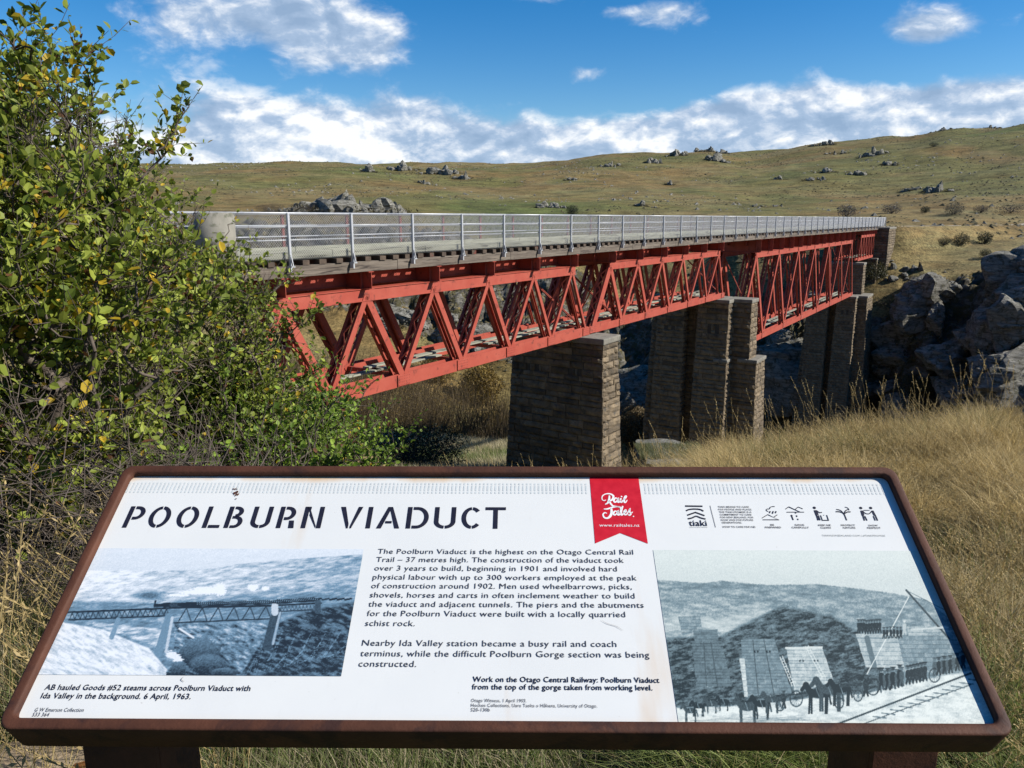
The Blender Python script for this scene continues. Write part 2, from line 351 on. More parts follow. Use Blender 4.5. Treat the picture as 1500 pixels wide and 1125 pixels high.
def make_ground():
    az = np.concatenate([np.linspace(-180, -48, 45)[:-1], np.linspace(-48, -36, 40)[:-1], np.arange(-36, 36, .16), np.linspace(36, 50, 45), np.linspace(50, 180, 45)[1:]])
    rr = [.05]
    while rr[-1] < 9000:
        r = rr[-1]; st = max(.045*r, .12) if r < 12 else .03*r
        if 25 < r < 76: st = min(st, .9)
        if 76 <= r < 155: st = .55
        if 155 <= r < 700: st = .0085*r
        rr.append(r+st)
    rr = np.array(rr); A_, R_ = np.meshgrid(np.radians(az), rr); X = R_*np.sin(A_); Y = R_*np.cos(A_)
    Z = ground(X.ravel(), Y.ravel()).reshape(X.shape)
    g = gorge(X.ravel(), Y.ravel()).reshape(X.shape)
    # push the gorge walls about sideways too, so ledges and clefts stand out
    off = (fbm(X/3., Y/3., Z/1.6, oct=4, seed=77, gain=.6)-.5)*3.2*g
    X = X-off*dv[0]; Y = Y-off*dv[1]
    nr, na = X.shape; V = np.stack([X, Y, Z], -1).reshape(-1, 3)
    i = np.arange((nr-1)*(na-1)); ii = i//(na-1); jj = i % (na-1); b = ii*na+jj
    me = mesh_np('hillside', V, np.stack([b, b+1, b+na+1, b+na], 1), None, smooth=True)
    # what covers the ground: rock share, green share, trail
    gx = np.gradient(Z, axis=0)/np.maximum(1e-6, np.gradient(R_, axis=0))
    p0 = (X-ORG[0])*dv[0]+(Y-ORG[1])*dv[1]; q0 = (X-ORG[0])*nv[0]+(Y-ORG[1])*nv[1]
    rock = np.clip(g*(.35+1.3*sstep(np.abs(gx), .35, .9)), 0, 1)
    far = sstep(R_, 110, 220)
    green = sstep(fbm(X/26., Y/45., oct=4, seed=41), .52, .66)*far*.6
    green = np.maximum(green, .5*sstep(fbm(X/70., Y/30., oct=3, seed=47), .5, .62)*sstep(R_, 240, 300))
    AZD = np.degrees(A_)
    for a0, r0, sa, sr, am in ((1, 190, 8, 45, 1.1), (-11, 330, 5, 60, .8), (31, 450, 6, 26, 1.0), (10, 480, 4, 50, .9), (20, 330, 5, 45, .8), (25, 410, 3, 40, .6), (4, 430, 5, 30, .5), (17, 210, 5, 30, .4)):
        green = np.maximum(green, np.clip(am*np.exp(-((AZD-a0)/sa)**2-((R_-r0)/sr)**2)+.9*(fbm(X/14., Y/14., oct=4, seed=44)-.5), 0, 1)*(np.abs(AZD-a0) < 2.5*sa)*(np.abs(R_-r0) < 2.5*sr))
    near_green = (1-sstep(R_, 5, 13))
    lat2 = np.abs(q0+1.6-np.maximum(0, p0-120)*.38)
    trail = sstep(-lat2, -1.7, -1.1)*((p0 < 11.5)*(p0 > -60)+(p0 > 117)*(p0 < 172))
    cols = np.stack([rock, np.clip(green+near_green, 0, 1), trail], -1).reshape(-1, 3)
    col_attr(me, cols, 'cover')
    m, t, b_, co, out = new_mat('hillside_ground')
    at = t.add('ShaderNodeAttribute', attribute_name='cover'); sp = t.add('ShaderNodeSeparateColor'); t.link(at.outputs['Color'], sp.inputs[0])
    n_big = t.noise(co, .035, 6, .6, .3); n_mid = t.noise(co, .35, 7, .65); n_fine = t.noise(co, 3.1, 8, .72)
    mp = t.add('ShaderNodeMapping'); mp.inputs['Scale'].default_value = (.05, .05, .5); t.link(co, mp.inputs[0]); n_str = t.noise(mp.outputs[0], 1.0, 7, .7, .4)
    tan = t.mix(t.ramp(n_mid, [(.3, 0.0), (.7, 1.0)]), (.20, .135, .052), (.32, .24, .105))
    tan = t.mix(t.ramp(n_str, [(.40, 0.0), (.62, 1.0)]), tan, (.25, .22, .10))
    tan = t.mix(t.ramp(n_big, [(.42, 0.0), (.62, .7)]), tan, (.23, .145, .05))
    grn = t.mix(t.ramp(n_mid, [(.3, 0.0), (.7, 1.0)]), (.10, .125, .034), (.17, .19, .058))
    c = t.mix(sp.outputs[1], tan, grn)
    spk = t.ramp(n_fine, [(.40, .50), (.56, 1.12)]); c = t.mix(1.0, c, spk, 'MULTIPLY')
    mp2 = t.add('ShaderNodeMapping'); mp2.inputs['Scale'].default_value = (1, 1, 2.6); mp2.inputs['Rotation'].default_value = (.3, .3, 0); t.link(co, mp2.inputs[0])
    n_rock = t.noise(mp2.outputs[0], .5, 9, .68, .3)
    rk = t.ramp(n_rock, [(.32, (.035, .032, .026)), (.5, (.13, .12, .10)), (.7, (.36, .34, .29))])
    rk = t.mix(t.ramp(t.noise(co, .8, 7, .7, .4), [(.48, 0.0), (.56, .9)]), rk, (.085, .075, .030))
    rf = t.math('ADD', t.math('MULTIPLY', t.math('SUBTRACT', n_mid, .5), 1.8), sp.outputs[0])
    rf = t.math('MULTIPLY', t.smooth(rf, .42, .58), t.smooth(sp.outputs[0], .02, .15))
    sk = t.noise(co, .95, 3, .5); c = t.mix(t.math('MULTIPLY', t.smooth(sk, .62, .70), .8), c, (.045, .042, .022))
    mp3 = t.add('ShaderNodeMapping'); mp3.inputs['Scale'].default_value = (.11, .16, .9); t.link(co, mp3.inputs[0]); n_t = t.noise(mp3.outputs[0], 1.0, 8, .75, .8)
    c = t.mix(1.0, c, t.ramp(n_t, [(.36, .48), (.6, 1.15)]), 'MULTIPLY')
    c = t.mix(rf, c, rk)
    c = t.mix(t.smooth(t.math('ADD', sp.outputs[2], t.math('MULTIPLY', t.math('SUBTRACT', n_fine, .5), .5)), .4, .6), c, (.42, .37, .29))
    t.link(t.dim(c), b_.inputs['Base Color']); b_.inputs['Roughness'].default_value = .95; b_.inputs['Specular IOR Level'].default_value = .15
    h = t.math('ADD', t.math('MULTIPLY', n_fine, .35), t.math('MULTIPLY', t.math('MULTIPLY', n_rock, sp.outputs[0]), 5.0))
    h = t.math('ADD', h, t.math('MULTIPLY', n_mid, .8))
    bump(t, b_, h, .8, .35)
    me.materials.append(m)
    o = link('hillside', me); tag(o, 'dry grassy hillside falling into a rocky gorge and rising to the hills', kind='structure'); return o
make_ground()

# ------------------------------------------------------------------ boulders and outcrops
def rock_mesh(seed, sub=2, flat=.75, planes=11, rough=.17):
    bm = bmesh.new(); bmesh.ops.create_icosphere(bm, subdivisions=sub+1, radius=1)
    rg = np.random.default_rng(seed); N = rg.normal(size=(planes, 3)); N /= np.linalg.norm(N, axis=1)[:, None]; dd = rg.uniform(.55, 1.0, planes)
    V = np.array([v.co[:] for v in bm.verts]); V /= np.linalg.norm(V, axis=1)[:, None]
    dt = V@N.T; rad = np.min(np.where(dt > .05, dd/np.maximum(dt, .05), 9), axis=1); rad = np.minimum(rad, 1.25)
    rad = rad+(fbm(V[:, 0]*2+seed, V[:, 1]*2, V[:, 2]*5, oct=4, seed=seed)-.5)*rough*2.4
    P_ = V*rad[:, None]*np.array([1, .8, flat])
    for v, p in zip(bm.verts, P_): v.co = p
    me = bpy.data.meshes.new('boulder'); bm.to_mesh(me); bm.free(); me.materials.append(M['rock']); return me
SCRUB = mat_noise('low_olive_scrub', (.05, .045, .02), (.12, .10, .045), .8, .95, bstr=0, world=True)
ROCKS = [rock_mesh(100+i, 1) for i in range(9)]           # small ones, share their meshes
ROCKS_B = [rock_mesh(200+i, 3, .85, 16, .16) for i in range(7)]
def outcrop(pos, w, h, n, label, name='rock_outcrop', cat='rocks', depth=None, big=False, seed=0, tilt=.5, spread=1.0, group=None, fine=1.0, r_=1.0):
    rg = random.Random(seed*31+int(abs(pos[0])*7)); a = math.atan2(pos[0], pos[1])
    e = empty(name, pos, -a, label, cat, group)
    n = int(n*(1.35 if big else 2.2)/fine**1.5)
    for i in range(n):
        u = (rg.random()*2-1)*spread; v = (rg.random()*2-1)
        ux = u*w/2; uy = v*(depth or w*.5)/2; c, s_ = math.cos(-a), math.sin(-a)
        wx, wy = pos[0]+ux*c-uy*s_, pos[1]+ux*s_+uy*c
        sc = fine*h*(.22+.50*rg.random()**1.6)*(1.15-.6*abs(u)); spike = rg.random() < .35 and not big
        g = float(ground(wx, wy)[0])
        me = rg.choice(ROCKS_B if big else ROCKS)
        link('boulder', me, e, (ux, uy, g-pos[2]+sc*.22), (tilt*(rg.random()-.3), tilt*(rg.random()-.5), rg.random()*6.3), (sc*(.9+.7*rg.random())*(.6 if spike else 1), sc*(.8+.4*rg.random()), sc*((1.5 if spike else .6)+.8*rg.random())))
    if r_ > 0:
        k = int(60*r_); rgn = np.random.default_rng(seed+5); P_ = np.stack([rgn.uniform(-.6, .6, k)*w*spread, rgn.uniform(-.6, .6, k)*(depth or w*.5), np.zeros(k)], -1); c, s_ = math.cos(-a), math.sin(-a)
        P_[:, 2] = ground(pos[0]+P_[:, 0]*c-P_[:, 1]*s_, pos[1]+P_[:, 0]*s_+P_[:, 1]*c)-pos[2]+rgn.uniform(-.1, .35, k)*h*.3
        q = np.repeat(P_, 30, axis=0)+rgn.normal(size=(k*30, 3))*h*.10*np.array([1.6, 1.2, .7]); d = rgn.normal(size=q.shape)*h*.05; e2 = rgn.normal(size=q.shape)*h*.035
        V = np.stack([q, q+d, q+d+e2], 1).reshape(-1, 3); lm = mesh_np('scrub', V, np.arange(len(V)).reshape(-1, 3), SCRUB); tag(link('scrub', lm, e), kind='stuff')
    return e

# ------------------------------------------------------------------ the viaduct
def bthing(name, s0, z0, label, cat, group=None, t0=0.0):
    e = empty(name, bw(s0, t0, z0), BRZ, label, cat, group); e['s0'] = s0; return e
class BB(MB):                                   # solids given as (s, t, z), stored relative to their thing
    def __init__(s, s0, z0, t0=0.0): super().__init__(); s.o = (s0, t0, z0)
    def c(s, p): return (p[0]-s.o[0], -(p[1]-s.o[1]), p[2]-s.o[2])
    def box(s, a, b): super().box(s.c(a), s.c(b))
    def bar(s, p, q, w, h, up=(0, 0, 1)): super().bar(s.c(p), s.c(q), w, h, (up[0], -up[1], up[2]))
    def tube(s, p, q, *a, **k): super().tube(s.c(p), s.c(q), *a, **k)

def rivet_rows(mb, s, t, z, ns, nz, ds, dz, r=.022):
    for i in range(ns):
        for j in range(nz):
            x = s+(i-(ns-1)/2)*ds; y = z+(j-(nz-1)/2)*dz
            c = np.array(mb.c((x, t, y)))
            mb.raw([c+(-r, 0, 0), c+(0, 0, -r), c+(r, 0, 0), c+(0, 0, r), c+(0, -r*.7, 0)], [(0, 1, 4), (1, 2, 4), (2, 3, 4), (3, 0, 4)])

def truss_span(s_top, s_bot, apex, nodes, zt, zb, hch, bch, label, detail=2, wide=.17, first_heavy=False, beam_step=None):
    """s_top/s_bot: ends of the chords; apex/nodes: panel points along s; zt, zb: top of the upper and bottom of the lower chord"""
    th = bthing('truss_span', s_bot[0], zb, label, 'truss', 'red steel truss spans of the viaduct'); o = (s_bot[0], zb)
    sides = ((-.30, -.66), (-2.60, -2.96))
    for side, (ta, tb) in enumerate(sides):
        m = BB(*o)                                                       # upper chord: two webs, a cover plate and lacing under
        m.box((s_top[0], ta, zt-hch), (s_top[1], ta-.025, zt)); m.box((s_top[0], tb, zt-hch), (s_top[1], tb+.025, zt))
        m.box((s_top[0]-.03, ta+.03, zt+.001), (s_top[1]+.03, tb-.03, zt+.022))
        m.box((s_top[0], ta+.001, zt-hch), (s_top[1], ta+.035, zt-hch+.02))
        m.build('top_chord', M['red'], th)
        m = BB(*o)
        m.box((s_bot[0], ta, zb), (s_bot[1], ta-.025, zb+bch)); m.box((s_bot[0], tb, zb), (s_bot[1], tb+.025, zb+bch))
        m.box((s_bot[0], ta-.026, zb), (s_bot[1], ta-.11, zb+.018)); m.box((s_bot[0], tb+.026, zb), (s_bot[1], tb+.11, zb+.018))
        m.build('bottom_chord', M['red'], th)
        pts = []
        for a in apex: pts.append((a, zt-hch*.55, 1))
        for b in nodes: pts.append((b, zb+bch*.6, 0))
        pts.sort()
        for k, (p, q) in enumerate(zip(pts[:-1], pts[1:])):
            if p[2] == q[2]: continue
            P_ = (p[0], 0, p[1]); Q_ = (q[0], 0, q[1]); up = q[2] == 1   # rising member
            frac = k/max(1, len(pts)-2)
            w = wide*(1.15-.35*frac) if up else wide*(1.45-.65*frac)
            heavy = first_heavy and k == 0
            if heavy: w = .34
            m = BB(*o); L = math.dist(P_, Q_); dx = (Q_[0]-P_[0])/L; dz = (Q_[2]-P_[2])/L
            for tt in (ta+.012, tb-.012):                                # outer and inner bar, just proud of the chords
                m.bar((P_[0], tt, P_[2]), (Q_[0], tt, Q_[2]), .022, w, (-dz, 0, dx))
                sgn = 1 if tt == ta+.012 else -1
                for e in (-1, 1):                                        # the angle legs turned inward
                    ox, oz = -dz*e*(w/2-.009), dx*e*(w/2-.009); ti = tt-sgn*.052
                    m.bar((P_[0]+ox, ti, P_[2]+oz), (Q_[0]+ox, ti, Q_[2]+oz), .08, .016, (-dz, 0, dx))
            d = m.build('diagonal_member', M['red'], th)
            if up or heavy or frac < .35:                                # lacing between the two bars
                lm = BB(*o); n = int(L/(.30 if not heavy else .24)); 
                for f_ in range(2, n-1):
                    u0, u1 = f_/n, (f_+1)/n; t0_, t1_ = (ta-.09, tb+.09) if f_ % 2 else (tb+.09, ta-.09)
                    for e in ((-1, 1) if detail > 1 else (-1,)):
                        ox, oz = -dz*e*w/2, dx*e*w/2
                        a_ = (P_[0]+(Q_[0]-P_[0])*u0+ox, t0_, P_[2]+(Q_[2]-P_[2])*u0+oz); b_ = (P_[0]+(Q_[0]-P_[0])*u1+ox, t1_, P_[2]+(Q_[2]-P_[2])*u1+oz)
                        lm.bar(a_, b_, .045, .010, (-dz, 0, dx))
                if lm.v: lm.build('lacing', M['red'], d, kind='stuff')
        if side == 0 and detail > 1:                                     # gusset plates with their rivets
            for b in nodes:
                m = BB(*o); m.box((b-.30, ta+.026, zb+.03), (b+.30, ta+.034, zb+bch-.02)); g_ = m.build('gusset_plate', M['red'], th)
                rm = BB(*o); rivet_rows(rm, b, ta+.034, zb+bch/2, 7, 4, .08, .085); rm.build('rivets', M['red'], g_, kind='stuff')
            for a in apex:
                rm = BB(*o); rivet_rows(rm, a, ta+.001, zt-hch*.6, 7, 3, .075, .06, .013); rm.build('rivets', M['red'], th, kind='stuff')
    for b in nodes:                                                      # struts across the bottom, timber walkway on them
        m = BB(*o); m.box((b-.05, -.69, zb+bch-.16), (b+.05, -2.57, zb+bch-.02)); m.build('cross_strut', M['red'], th)
    for b0, b1 in zip(nodes[:-1], nodes[1:]):
        m = BB(*o); m.bar((b0, -.72, zb+.12), (b1, -2.54, zb+.12), .07, .02); m.build('lateral_brace', M['red'], th)
        for tt, sh in ((-1.25, .0), (-1.75, .2)):
            if random.random() < .12: continue
            m = BB(*o); a0 = b0-.2+sh+random.uniform(-.1, .1)
            m.box((a0, tt-.13, zb+bch+.005), (b1-.05+sh, tt+.13, zb+bch+.055)); m.build('walkway_plank', M['timber_pale'], th)
    for a in apex[:1]+apex[-1:]:                                         # sway bracing across the ends
        c = min(range(len(nodes)), key=lambda i: abs(nodes[i]-a)+(0 if (a == apex[0]) == (nodes[i] < a) else .01))
        sb = nodes[c]
        for off in (.05, -.05):
            m = BB(*o); m.bar((a+off, -2.56, zt-hch-.05), (sb+off, -.70, zb+bch+.1), .05, .03, (1, 0, 0)); m.build('sway_brace', M['red'], th)
        m = BB(*o); m.bar((a, -.70, zt-hch-.05), (sb, -2.56, zb+bch+.1), .05, .03, (1, 0, 0)); m.build('sway_brace', M['red'], th)
    k = 0; s = apex[0]-.1; step = beam_step or (apex[1]-apex[0])
    while s < s_top[1]+.2:                                               # cross girders carrying the deck
        m = BB(*o); ht = zt+.024; tt = -1.43
        m.box((s-.007, .02, ht), (s+.007, -3.28, tt)); m.box((s-.10, .02, tt-.018), (s+.10, -3.28, tt)); m.box((s-.10, .02, ht), (s+.10, -3.28, ht+.016))
        m.box((s-.10, -.30, ht+.016), (s-.007, -.312, tt-.018)) 
        m.build('cross_girder', M['red'], th); s += step; k += 1
    for tt in (-.95, -2.3):
        m = BB(*o); m.box((s_top[0]-.2, tt-.01, -1.86), (s_top[1]+.2, tt+.01, -1.46)); m.box((s_top[0]-.2, tt-.08, -1.46), (s_top[1]+.2, tt+.08, -1.448)); m.box((s_top[0]-.2, tt-.08, -1.875), (s_top[1]+.2, tt+.08, -1.86))
        m.build('rail_stringer', M['red'], th)
    return th
ap1 = [12.98+3.045*i for i in range(6)]; nd1 = [14.5+3.01*i for i in range(-1, 6)]
ap2 = [31.85+3.08*i for i in range(6)]; nd2 = [30.2+3.04*i for i in range(7)]
ap3 = [55.7+6.46*i for i in range(7)]; nd3 = [52.4+6.44*i for i in range(8)]
ap4 = [100.6+1.95*i for i in range(6)]; nd4 = [99.7+1.95*i for i in range(7)]
truss_span((12.55, 28.5), (11.1, 29.75), ap1, nd1, -1.94, -4.98, .33, .40, 'nearest red truss span, running from the bush to the first stone pier')
truss_span((31.7, 47.5), (29.95, 48.75), ap2, nd2, -1.94, -4.94, .31, .34, 'second red truss span, between the first stone pier and the stepped pier', first_heavy=True)
truss_span((55.4, 94.9), (52.2, 97.9), ap3, nd3, -2.36, -8.85, .36, .42, 'long deep red truss span over the middle of the gorge', first_heavy=True, wide=.24, beam_step=3.23)
truss_span((100.3, 111.0), (99.4, 111.4), ap4, nd4, -1.94, -4.94, .30, .32, 'farthest short red truss span, ending at the far abutment', detail=1, wide=.12, beam_step=1.95)

# timber deck
dk = bthing('timber_deck', 11.2, -1.4, 'weathered timber deck on the viaduct with pale kerb boards along its edges', 'bridge deck')
S0, S1 = 11.2, 112.5
s = S0
while s < S1:                                                            # edge beams, in lengths
    e = min(S1, s+random.uniform(4.6, 6.1))
    for tt in (-.14, -3.02):
        m = BB(11.2, -1.4); m.box((s+.008, tt-.1+random.uniform(-.006, .006), -1.425), (e-.008, tt+.1, -1.145+random.uniform(-.006, .006))); m.build('edge_beam', M['timber'], dk, bevel=.008)
    s = e
sl = BB(11.2, -1.4); sl.box((-.11+11.2, -.02, -1.14), (.11+11.2, -3.12, -1.02)); M['sleeper'] = mat_noise('dark_sleeper_timber', (.035, .026, .02), (.12, .085, .06), 4, .9, (.16, .03, .02), 1.2, .6, .4, .01, 20, world=True); slm = sl.mesh('sleeper', M['sleeper'])
s = S0+.2; k = 0
while s < S1:
    if k < 180: link('sleeper', slm, dk, (s-11.2, random.uniform(-.03, .03), 0), None, (random.uniform(.85, 1.15), 1, 1))
    s += .56; k += 1
for j in range(14):                                                       # running boards, each row in lengths
    tt = -.30-j*.19; s = S0-random.random()*3
    while s < S1:
        e = s+4.2+random.random()*.6
        m = BB(11.2, -1.4); m.box((max(s, S0)+.004, tt-.088, -1.018), (min(e, S1)-.004, tt+.088, -.975+random.uniform(-.004, .004))); m.build('deck_board', M['timber_pale'], dk)
        s = e
for tt in (-.16, -3.0):
    s = S0
    while s < S1:
        e = min(S1, s+random.uniform(3.4, 4.9))
        m = BB(11.2, -1.4); m.box((s+.01, tt-.06, -.972), (e-.01, tt+.05, -.80+random.uniform(-.012, .012))); m.build('kerb_board', M['timber_pale'], dk, bevel=.006)
        s = e

# railings
def railing(tt, label, near):
    th = bthing('railing', 11.2, -1.1, label, 'railing', 'chain-link railings of the viaduct'); o = (11.2, -1.1)
    s_in = tt+(-.06 if near else .06)
    if near: xs = [12.99-2.44*k for k in range(1, 5)][::-1]+[13.07, 15.22, 17.72, 20.15]+[20.15+2.435*k for k in range(1, 41)]
    else: xs = [15.81-2.44*k for k in range(4, 0, -1)]+[15.81, 18.45]+[21.06+2.445*k for k in range(0, 41)]
    xs = [x for x in xs if 5 < x < 118.6]
    m = BB(*o)
    if near:
        m.box((-.03, tt-.025, -1.13), (.03, tt+.03, .13)); m.box((-.06, tt-.06, -1.17), (.06, tt+.10, -1.135)); m.box((-.09, tt-.02, -1.30), (-.04, tt+.10, -1.172)); m.bar((0, tt+.03, -.9), (0, tt+.09, -1.135), .04, .02, (1, 0, 0))
    else: m.box((-.045, tt-.09, -1.42), (.045, tt-.03, .10))
    for v in m.v: v[:, 0] += o[0]
    pm = m.mesh('railing_post', M['galv'] if near else M['redpost'])
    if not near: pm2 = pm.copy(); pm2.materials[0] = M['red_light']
    for x in xs:
        w_ = bw(x, tt, -.5); lit_ = (not near) and 81 < x < 89  # these far posts catch the sun: painted in as a lighter red
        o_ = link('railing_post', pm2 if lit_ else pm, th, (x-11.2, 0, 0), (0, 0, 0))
        if lit_: o_['label'] = 'railing post near the far end, coloured bright pinkish red as if catching the sun'
    for x in []: link('railing_post', pm, th, (x-11.2, 0, 0), (0, 0, random.uniform(-.02, .02)))
    a, b = xs[0]-1.2, xs[-1]+.05
    for z, r in ((.125, .024), (-.20, .019), (-.515, .019)):
        s = a
        while s < b:
            e = min(b, s+6.1+.02*random.random()); m = BB(*o)
            m.tube((s, s_in, z+random.uniform(-.002, .002)), (e, s_in, z+random.uniform(-.002, .002)), r, n=8); m.build('hand_rail' if z > 0 else 'middle_rail', M['galv'], th, smooth=True); s = e
    # chain link: every wire of the mesh is there, as thin three-sided strips
    z0, z1 = -.99, .115; h = z1-z0; L = b-a; V = []; Fs = []
    pitch = .075; n = int(L/pitch); x = a+np.arange(-int(h/pitch)-1, n)*pitch
    r = .0033; ti = tt+(-.035 if near else .035)
    vs = []; fs = []
    for sg in (1, -1):
        xa = x if sg > 0 else x+h; xb = xa+sg*h
        ok = (np.minimum(xa, xb) >= a-.001) & (np.maximum(xa, xb) <= b+.001); xa = xa[ok]; xb = xb[ok]; k = len(xa)
        pts = []
        for q, zz in ((xa, z0), (xb, z1)):
            for dx, dt in ((-r, -r), (r, -r), (0, r)):
                pts.append(np.stack([q+dx-o[0], np.full(k, -(ti+dt+sg*.003)), np.full(k, zz-o[1])], -1))
        P_ = np.stack(pts, 1).reshape(-1, 3); base = np.arange(k)*6+sum(len(q) for q in vs)
        vs.append(P_)
        for f in ((0, 1, 4, 3), (1, 2, 5, 4), (2, 0, 3, 5)): fs.append(np.stack([base+i for i in f], 1))
    me = mesh_np('wire_mesh', np.concatenate(vs), np.concatenate(fs), M['wire'])
    tag(link('wire_mesh', me, th), kind='stuff')
    return th
railing(.03, 'near silver pipe railing with wire mesh along the viaduct edge', True)
railing(-3.25, 'far pipe railing of the viaduct with red-brown posts', False)

# ------------------------------------------------------------------ masonry
def block_mesh(seed):
    rg = np.random.default_rng(seed); n = 4; V = []; Fs = []
    for j in range(n):
        for i in range(n):
            u, v = i/(n-1)-.5, j/(n-1)-.5; edge = i in (0, n-1) or j in (0, n-1)
            V.append((u, .5+(0 if edge else rg.uniform(.10, .42)), v))
    for j in range(n-1):
        for i in range(n-1): Fs.append((j*n+i, (j+1)*n+i, (j+1)*n+i+1, j*n+i+1))
    b = len(V); V += [(-.5, -.5, -.5), (.5, -.5, -.5), (.5, -.5, .5), (-.5, -.5, .5)]
    Fs += [(0, n-1, b+1, b), (n-1, n*n-1, b+2, b+1), (n*n-1, n*n-n, b+3, b+2), (n*n-n, 0, b, b+3)]
    # side edges only need the corners: split the strips so no gaps show
    me = bpy.data.meshes.new('stone_block'); T = []
    for f in Fs[:9]: T.append(f)
    T += [(0, 1, b+1, b), (1, 2, b+1), (2, 3, b+1), (12, b+3, b+2), (12, b+2, 13), (13, b+2, 14), (14, b+2, 15), (0, b, b+3, 12), (0, 12, 8, 4), (3, b+2, b+1), (3, 7, 11, b+2), (11, 15, b+2)]
    me.from_pydata(V, [], T); me.materials.append(M['stone']); me.update(); return me
BLK = [block_mesh(i) for i in range(8)]
def masonry(th, s0, prisms, limit=300, course=.30, holes=(), seed=1):
    """prisms: (sA, sB, tA, tB, z_top, z_bot, batter); every outward face gets rows of rough blocks over a mortar core"""
    rg = random.Random(seed); items = []
    core = BB(s0, 0)
    for (sa, sb, ta, tb, zt, zb, bt) in prisms:
        bt2 = bt if abs(tb-ta) > 3 else .008
        n = max(1, int(round((zt-zb)/course))); hts = [rg.uniform(.72, 1.3) for _ in range(n)]; sm = sum(hts); hts = [q*(zt-zb)/sm for q in hts]; zc = zt; dpt = .22
        H = zt-zb
        V = []
        for z, g, g2 in ((zb, bt*H-.05, bt2*H-.05), (zt, -.05, -.05)):
            for s_, t_ in ((sa-g, ta-g2), (sb+g, ta-g2), (sb+g, tb+g2), (sa-g, tb+g2)): V.append(core.c((s_, t_, z)))
        core.raw(V, [(0, 1, 2, 3), (7, 6, 5, 4), (0, 4, 5, 1), (1, 5, 6, 2), (2, 6, 7, 3), (3, 7, 4, 0)])
        for c in range(n):
            ch = hts[c]; z = zc-ch/2; zc -= ch; g = bt*(zt-z); g2 = bt2*(zt-z); A, B, C, D_ = sa-g, sb+g, ta-g2, tb+g2
            for face in range(4):                # 0 front (-s), 1 near end (+t), 2 far end (-t), 3 back (+s)
                if face in (0, 3): u0, u1 = C, D_
                else: u0, u1 = A, B
                L = u1-u0; q = (c+face) % 2; u = u0
                cuts = []
                first = .34 if (c % 2) == (0 if face in (0, 3) else 1) else .62
                while u < u1-.02:
                    w = first if u == u0 else rg.uniform(.45, 1.35)
                    if u1-(u+w) < .33: w = u1-u
                    cuts.append((u, u+w)); u += w
                for a, b in cuts:
                    segs = [(a, b)]
                    if face == 0:
                        for (hz, h0, h1) in holes:
                            if abs(z-hz) < max(.17, ch*.5):
                                ns = []
                                for p, r_ in segs:
                                    if r_ <= h0 or p >= h1: ns.append((p, r_)); continue
                                    if p < h0-.05: ns.append((p, h0))
                                    if r_ > h1+.05: ns.append((h1, r_))
                                segs = ns
                    for p, r_ in segs:
                        w = r_-p-.022; cu = (p+r_)/2; pr = rg.uniform(-.02, .022); dd = dpt
                        if face == 0: pos = (A+dd/2-pr, cu, z); rot = -math.pi/2; yaw = math.pi/2
                        elif face == 3: pos = (B-dd/2+pr, cu, z); yaw = -math.pi/2
                        elif face == 1: pos = (cu, D_-dd/2+pr, z); yaw = math.pi
                        else: pos = (cu, C+dd/2-pr, z); yaw = 0
                        wp = bw(*pos); score = {0: 1.0, 1: 1.5, 2: 0, 3: .0}[face]*w*ch/(wp.length**2)
                        if face == 0 and pos[1] < -3.2 and z > -6: score *= .8
                        items.append((score, pos, yaw, (w, dd, ch-.02), rg.randrange(8)))
    core.build('mortar_core', M['dark'], th)
    items.sort(key=lambda i: -i[0])
    vis = [i for i in items if i[0] > 0][:limit]; ids = set(id(i) for i in vis)
    for sc, pos, yaw, scl, k in vis:
        link('stone_block', BLK[k], th, core.c(pos), (0, 0, yaw), scl)
    rest = [i for i in items if id(i) not in ids]
    if rest:
        vs, fs, nn = [], [], 0
        BV = [np.array([v.co[:] for v in b.vertices]) for b in BLK]; BF = [[tuple(p.vertices) for p in b.polygons] for b in BLK]
        tri = []
        for sc, pos, yaw, scl, k in rest:
            v = BV[k]*np.array(scl); c, s_ = math.cos(yaw), math.sin(yaw)
            v = np.stack([v[:, 0]*c-v[:, 1]*s_, v[:, 0]*s_+v[:, 1]*c, v[:, 2]], -1)+np.array(core.c(pos)); vs.append(v)
            for f in BF[k]:
                tri.append((f[0]+nn, f[1]+nn, f[2]+nn))
                if len(f) == 4: tri.append((f[0]+nn, f[2]+nn, f[3]+nn))
            nn += len(v)
        me = mesh_np('stonework', np.concatenate(vs), tri, M['stone']); tag(link('stonework', me, th), kind='stuff')
def coping(th, s0, sa, sb, ta, tb, zt, h=.26, ov=.10):
    n = max(2, int((tb-ta)/1.4)); L = (tb-ta+2*ov)/n
    for i in range(n):
        m = BB(s0, 0); a = ta-ov+i*L
        m.box((sa-ov, a+.006, zt-h), (sb+ov, a+L-.006, zt)); m.build('coping_stone', M['cap'], th, bevel=.06)
# first pier
p1 = bthing('stone_pier', 29.9, 0, 'nearest stone pier, plain tapering block with one row of square holes', 'stone pier', 'stone piers of the viaduct')
hz = -6.45
masonry(p1, 29.9, [(29.15, 30.65, -3.75, .72, -5.24, -12.6, .042)], course=.30,
        holes=[(hz, -.9, -.68), (hz, -.45, -.23), (hz, -3.05, -2.83), (hz, -2.6, -2.38), (hz-.3, -.9, -.68), (hz-.3, -.45, -.23)][:4], seed=3)
coping(p1, 29.9, 29.15, 30.65, -3.75, .72, -4.97, .27)
